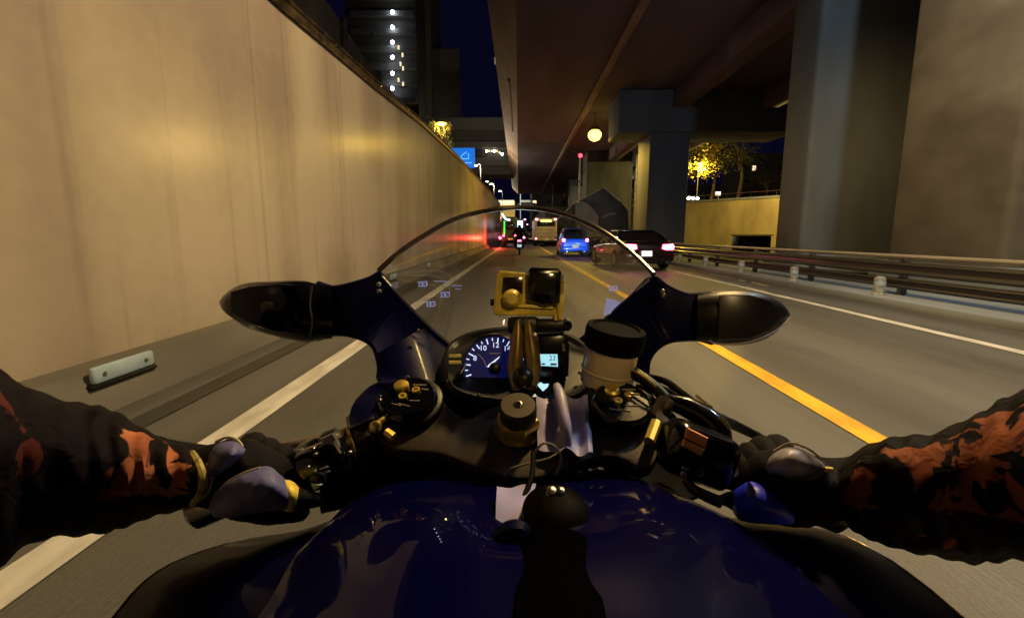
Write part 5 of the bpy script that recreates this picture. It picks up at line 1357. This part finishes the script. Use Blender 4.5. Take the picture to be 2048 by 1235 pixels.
# ============================================================ THE RIDER
def camo():
    m = bpy.data.materials.new("camouflage sleeve"); m.use_nodes = True
    t = m.node_tree; b = t.nodes["Principled BSDF"]
    tc = t.nodes.new("ShaderNodeTexCoord")
    def nz(sc, off, det=3, dist=.5):
        mp = t.nodes.new("ShaderNodeMapping"); mp.inputs["Location"].default_value = off
        t.links.new(tc.outputs["Object"], mp.inputs[0])
        n = t.nodes.new("ShaderNodeTexNoise"); n.inputs["Scale"].default_value = sc; n.inputs["Detail"].default_value = det; n.inputs["Distortion"].default_value = dist
        t.links.new(mp.outputs[0], n.inputs[0]); return n
    wv = nz(26, (2, 5, 1), 3)
    off = t.nodes.new("ShaderNodeVectorMath"); off.operation = 'MULTIPLY_ADD'
    off.inputs[1].default_value = (.085, .085, .085)
    t.links.new(wv.outputs["Color"], off.inputs[0]); t.links.new(tc.outputs["Object"], off.inputs[2])
    sub = t.nodes.new("ShaderNodeVectorMath"); sub.operation = 'SUBTRACT'; sub.inputs[1].default_value = (.0425, .0425, .0425)
    t.links.new(off.outputs[0], sub.inputs[0])
    def blobs(lst):
        last = None
        for px, py, d, r in lst:
            dn = t.nodes.new("ShaderNodeVectorMath"); dn.operation = 'DISTANCE'
            dn.inputs[1].default_value = tuple(P(px, py, d))
            t.links.new(sub.outputs[0], dn.inputs[0])
            mr = t.nodes.new("ShaderNodeMapRange"); rr = r / F * d
            mr.inputs[1].default_value = rr; mr.inputs[2].default_value = rr - .002
            t.links.new(dn.outputs["Value"], mr.inputs[0])
            if last is None: last = mr
            else:
                mx = t.nodes.new("ShaderNodeMath"); mx.operation = 'MAXIMUM'
                t.links.new(last.outputs[0], mx.inputs[0]); t.links.new(mr.outputs[0], mx.inputs[1]); last = mx
        return last
    A = blobs([(290, 900, .395, 52), (300, 925, .395, 48), (325, 925, .395, 40), (325, 985, .395, 34), (360, 975, .395, 34), (1765, 905, .36, 50), (1740, 925, .36, 40), (1800, 880, .36, 40), (1710, 975, .37, 46), (1720, 1010, .37, 40),
               (1840, 900, .355, 46), (1985, 870, .33, 50), (2040, 830, .33, 55), (1960, 945, .34, 55), (1925, 975, .34, 40), (2025, 990, .33, 60), (2060, 940, .33, 50), (1960, 1010, .34, 30), (1790, 985, .36, 0)])
    Bb = blobs([(80, 885, .34, 46), (235, 975, .38, 34), (40, 775, .33, 50), (120, 810, .35, 34), (165, 830, .36, 40), (205, 860, .37, 40), (10, 760, .33, 50), (1700, 1010, .375, 44), (1880, 1060, .36, 14)])
    m1 = t.nodes.new("ShaderNodeMix"); m1.data_type = 'RGBA'
    m1.inputs[6].default_value = (.006, .004, .005, 1); m1.inputs[7].default_value = (.075, .018, .012, 1)
    t.links.new(Bb.outputs[0], m1.inputs[0])
    cut = nz(17, (4, 1, 3), 3, 1.2)
    cm = t.nodes.new("ShaderNodeMapRange"); cm.inputs[1].default_value = .435; cm.inputs[2].default_value = .45
    t.links.new(cut.outputs[0], cm.inputs[0])
    Am = t.nodes.new("ShaderNodeMath"); Am.operation = 'MULTIPLY'
    t.links.new(A.outputs[0], Am.inputs[0]); t.links.new(cm.outputs[0], Am.inputs[1])
    oc = t.nodes.new("ShaderNodeMix"); oc.data_type = 'RGBA'
    oc.inputs[6].default_value = (.44, .15, .065, 1); oc.inputs[7].default_value = (.15, .042, .026, 1)
    on_ = nz(11, (9, 2, 6), 2, .3); om = t.nodes.new("ShaderNodeMapRange"); om.inputs[1].default_value = .42; om.inputs[2].default_value = .62
    t.links.new(on_.outputs[0], om.inputs[0])
    sX = t.nodes.new("ShaderNodeSeparateXYZ"); t.links.new(tc.outputs["Object"], sX.inputs[0])
    gX = t.nodes.new("ShaderNodeMath"); gX.operation = 'GREATER_THAN'; gX.inputs[1].default_value = 0.0
    t.links.new(sX.outputs["X"], gX.inputs[0])
    mA = t.nodes.new("ShaderNodeMath"); mA.operation = 'MULTIPLY_ADD'; mA.inputs[1].default_value = .55; mA.use_clamp = True
    t.links.new(gX.outputs[0], mA.inputs[0]); t.links.new(om.outputs[0], mA.inputs[2]); t.links.new(mA.outputs[0], oc.inputs[0])
    m2 = t.nodes.new("ShaderNodeMix"); m2.data_type = 'RGBA'
    t.links.new(oc.outputs[2], m2.inputs[7])
    t.links.new(m1.outputs[2], m2.inputs[6]); t.links.new(Am.outputs[0], m2.inputs[0])
    t.links.new(m2.outputs[2], b.inputs["Base Color"])
    b.inputs["Roughness"].default_value = .7
    b.inputs["Specular IOR Level"].default_value = .06
    n3 = nz(38, (0, 0, 0)); bp = t.nodes.new("ShaderNodeBump"); bp.inputs["Strength"].default_value = .5; bp.inputs["Distance"].default_value = .012
    t.links.new(n3.outputs[0], bp.inputs["Height"]); t.links.new(bp.outputs[0], b.inputs["Normal"])
    return m
M_camo = camo()
M_gblack = mat("black glove leather", (.004, .003, .004), .75, bump=.4, bscale=220, spec=.10)
M_ggrey = mat("violet grey glove panel", (.10, .10, .25), .6, bump=.3, bscale=160, var=.2, scale=30)
M_gyellow = mat("yellow reflective stripe", (.85, .65, .08), .4, var=.25, scale=150)
M_gblue = mat("blue glove panel", (.010, .02, .70), .45, bump=.2, bscale=90)
wl, wr = P(400, 955, .44), P(1690, 985, .43)
el, er = P(-160, 900, .36), P(2230, 900, .36)
JB = [Vector((0, -.38, .92)), Vector((0, -.32, 1.12)), Vector((0, -.25, 1.30)), Vector((0, -.24, 1.40)), Vector((0, -.22, 1.55)),
      Vector((-.19, -.26, 1.30)), el, wl, P(520, 945, .45), Vector((.19, -.26, 1.30)), er, wr, P(1560, 950, .44),
      Vector((-.15, -.35, .90)), Vector((-.27, -.02, .72)), Vector((-.24, -.25, .38)), Vector((-.23, -.1, .32)), Vector((.15, -.35, .90)), Vector((.27, -.02, .72)), Vector((.24, -.25, .38)), Vector((.23, -.1, .32))]
rider = person("person", "rider's two arms in camouflage sleeves and padded gloves holding the handlebar", JB,
               [(0, 1), (1, 2), (2, 3), (3, 4), (2, 5), (5, 6), (6, 7), (7, 8), (2, 9), (9, 10), (10, 11), (11, 12), (0, 13), (13, 14), (14, 15), (15, 16), (0, 17), (17, 18), (18, 19), (19, 20)],
               [.13, .12, .13, .06, .10, .06, .045, .030, .025, .06, .045, .030, .025, .09, .07, .05, .04, .09, .07, .05, .04], M_jacket)
def sleeve(secs, name):
    rings = []
    n = 44
    for (x0_, y0_, x1_, y1_, d0, ht) in secs:
        rings.append([P((x0_ + x1_) / 2 + (x0_ - x1_) / 2 * math.cos(2 * PI * k / n), (y0_ + y1_) / 2 + (y0_ - y1_) / 2 * math.cos(2 * PI * k / n), d0 + ht * math.sin(2 * PI * k / n)) for k in range(n)])
    g = surf_closed(rings, 7)
    out = []
    for i, r in enumerate(g):
        cen = sum(r, Vector()) / len(r)
        out.append([cen + (p - cen) * (1 + .022 * math.sin(i * 1.25 + 5 * mnoise.noise(p * 14)) + 0.10 * mnoise.noise(p * 20) + .04 * mnoise.noise(p * 55 + Vector((3, 1, 2)))) for p in r])
    return MB().rings(out, True).build(name, M_camo, rider)
sleeve([(-260, 640, -160, 1200, .34, .075), (-60, 715, -30, 1150, .37, .07), (60, 775, 60, 1090, .40, .062), (150, 806, 160, 1078, .42, .058), (210, 816, 230, 1060, .43, .052), (270, 850, 290, 1035, .435, .046), (330, 878, 345, 1020, .44, .042), (385, 897, 400, 1008, .44, .038), (412, 912, 405, 1000, .44, .034)], "left_sleeve")
sleeve([(2330, 640, 2260, 1190, .33, .075), (2150, 735, 2150, 1150, .355, .07), (2030, 790, 2040, 1120, .375, .062), (1950, 825, 1950, 1125, .39, .058), (1860, 862, 1870, 1112, .40, .054), (1780, 876, 1785, 1092, .41, .05), (1720, 898, 1720, 1066, .42, .044), (1680, 932, 1680, 1040, .425, .036), (1660, 948, 1662, 1028, .427, .032)], "right_sleeve")

def chain(b, pts, rad, n=12): b.tube([P(*p) for p in pts], rad, n=n, sub=4)
def skinned(name, pts, edges, rad, m, parent, root=0):
    o = person(name, None, [P(*p) for p in pts], edges, rad, m, root)
    o.parent = parent
    o.matrix_parent_inverse = world_of(parent).inverted()
    return o
# left glove: cuff, hand and curled fingers as one skin, thumb below
def ellip(c, ax, ry, n=20, m_=12):
    """ellipsoid patch: centre, three half axes"""
    X, Y, Z = ax
    rs = []
    for i in range(1, m_):
        t = PI * i / m_
        rs.append([c + Z * math.cos(t) + (X * math.cos(2 * PI * k / n) + Y * math.sin(2 * PI * k / n)) * math.sin(t) for k in range(n)])
    return rs
def loftd(secs, m, name, parent, n=36, sub=7, lump=.03):
    """secs: two silhouette points (px,py)(px,py), depth, half thickness"""
    rings = []
    for (x0_, y0_, x1_, y1_, d0, ht) in secs:
        rings.append([P((x0_ + x1_) / 2 + (x0_ - x1_) / 2 * math.cos(2 * PI * k / n), (y0_ + y1_) / 2 + (y0_ - y1_) / 2 * math.cos(2 * PI * k / n), d0 + ht * math.sin(2 * PI * k / n)) for k in range(n)])
    g = surf_closed(rings, sub)
    out = []
    for r in g:
        cen = sum(r, Vector()) / len(r)
        out.append([cen + (p - cen) * (1 + lump * 2.6 * mnoise.noise(p * 48) + lump * 1.6 * (1 - 2 * abs(mnoise.noise(p * 85 + Vector((4, 2, 7)))))) for p in r])
    return MB().rings(out, True).build(name, m, parent)
# the hand body
gl = loftd([(385, 900, 385, 1015, .438, .034), (420, 893, 420, 1020, .435, .034), (455, 882, 470, 1036, .43, .034), (500, 880, 510, 1046, .432, .033), (545, 900, 560, 1045, .44, .030), (585, 925, 600, 1040, .45, .026), (612, 955, 620, 1025, .46, .018)], M_gblack, "left_glove", rider)
loftd([(418, 905, 405, 995, .425, .028), (440, 886, 428, 965, .416, .026), (470, 884, 452, 945, .414, .024), (492, 896, 478, 925, .416, .015)], M_ggrey, "wrist_panel", gl)
loftd([(415, 1015, 428, 1035, .415, .012), (436, 975, 450, 1034, .402, .020), (470, 952, 480, 1030, .395, .024), (510, 938, 520, 1024, .393, .026), (540, 935, 560, 1020, .395, .025), (562, 950, 582, 1016, .40, .022), (574, 962, 590, 1012, .405, .017)], M_ggrey, "thumb_base_panel", gl)
loftd([(571, 958, 563, 1018, .402, .0205), (580, 960, 572, 1022, .402, .0215), (590, 966, 584, 1023, .403, .0205), (598, 974, 592, 1018, .405, .018)], M_gyellow, "reflective_stripe", gl)
loftd([(592, 972, 586, 1020, .406, .016), (612, 978, 606, 1018, .412, .014), (634, 984, 630, 1014, .42, .012), (650, 992, 648, 1010, .428, .008)], M_gblack, "thumb", gl)
for k, (x, y) in enumerate([(500, 900), (528, 908), (556, 918), (582, 930)]):
    b = MB(); chain(b, ((x - 12, y + 40, .44), (x - 4, y + 8, .452), (x + 8, y - 12 + k * 2, .475), (x + 18, y + 8, .495), (x + 14, y + 34, .49)), [.0145, .0140 - k * .0006, .0128 - k * .0006, .0118 - k * .0006, .010])
    b.build("finger", M_gblack, gl)
M_pipe = mat("pale piping", (.5, .42, .28), .5)
b = MB(); chain(b, ((395, 1003, .398), (416, 985, .394), (424, 955, .395), (414, 925, .40)), [.0011] * 4, 6); chain(b, ((432, 883, .42), (455, 874, .415), (475, 880, .412), (488, 897, .41)), [.0013] * 4, 6); chain(b, ((428, 1010, .40), (445, 972, .385), (480, 948, .372), (520, 934, .372)), [.0008] * 4, 6)
b.build("piping", M_pipe, gl)
M_zip = mat("gold cuff trim", (.55, .42, .08), .45, var=.8, scale=140, col2=(.05, .04, .02))
b = MB(); chain(b, ((385, 1008, .395), (402, 985, .388), (406, 955, .388), (396, 925, .394), (384, 905, .405)), [.0028, .0034, .0036, .0034, .0028], 8); b.build("cuff_trim", M_zip, gl)
# right glove
g2 = loftd([(1690, 940, 1690, 1045, .425, .034), (1650, 930, 1650, 1050, .423, .034), (1610, 912, 1610, 1052, .42, .034), (1570, 898, 1560, 1046, .42, .033), (1530, 900, 1515, 1036, .43, .030), (1495, 915, 1480, 1028, .44, .026), (1468, 935, 1462, 1018, .45, .018)], M_gblack, "right_glove", rider)
loftd([(1660, 934, 1652, 944, .400, .008), (1640, 918, 1628, 958, .392, .016), (1610, 900, 1596, 962, .388, .018), (1580, 894, 1562, 950, .388, .017), (1555, 900, 1540, 945, .392, .012), (1538, 915, 1530, 935, .398, .006)], mat("satin grey glove panel", (.42, .40, .46), .42, bump=.6, bscale=70, var=.8, scale=38, col2=(.05, .045, .06)), "back_panel", g2)
loftd([(1462, 985, 1462, 1015, .415, .010), (1480, 972, 1476, 1035, .405, .018), (1502, 962, 1500, 1042, .398, .022), (1530, 975, 1528, 1045, .393, .022), (1558, 995, 1555, 1048, .392, .020), (1580, 1015, 1578, 1048, .395, .012), (1590, 1034, 1588, 1046, .398, .005)], M_gblue, "thumb_base_panel", g2)
b = MB(); b.slab([P(*p) for p in ((1500, 962, .372), (1512, 980, .372), (1514, 994, .372), (1498, 993, .372))], -CF, .004, .001); b.build("grey_patch", M_ggrey, g2)
loftd([(1468, 980, 1472, 1025, .412, .014), (1452, 984, 1456, 1014, .416, .012), (1438, 990, 1442, 1008, .42, .009)], M_gblack, "thumb", g2)
for k, (x, y) in enumerate([(1560, 905), (1532, 905), (1506, 915), (1484, 928)]):
    b = MB(); chain(b, ((x + 12, y + 35, .43), (x + 4, y + 6, .44), (x - 8, y - 12 + k * 2, .465), (x - 18, y + 8, .485), (x - 14, y + 34, .48)), [.0145, .0140 - k * .0006, .0128 - k * .0006, .0118 - k * .0006, .010])
    b.build("finger", M_gblack, g2)
b = MB(); chain(b, ((1660, 940, .392), (1642, 918, .386), (1615, 896, .382), (1580, 886, .384), (1548, 902, .39)), [.0011] * 5, 6); b.build("piping", M_pipe, g2)
b = MB(); chain(b, ((1648, 938, .386), (1664, 938, .388)), [.0025, .002], 8); b.build("stripe_tip", M_gyellow, g2)
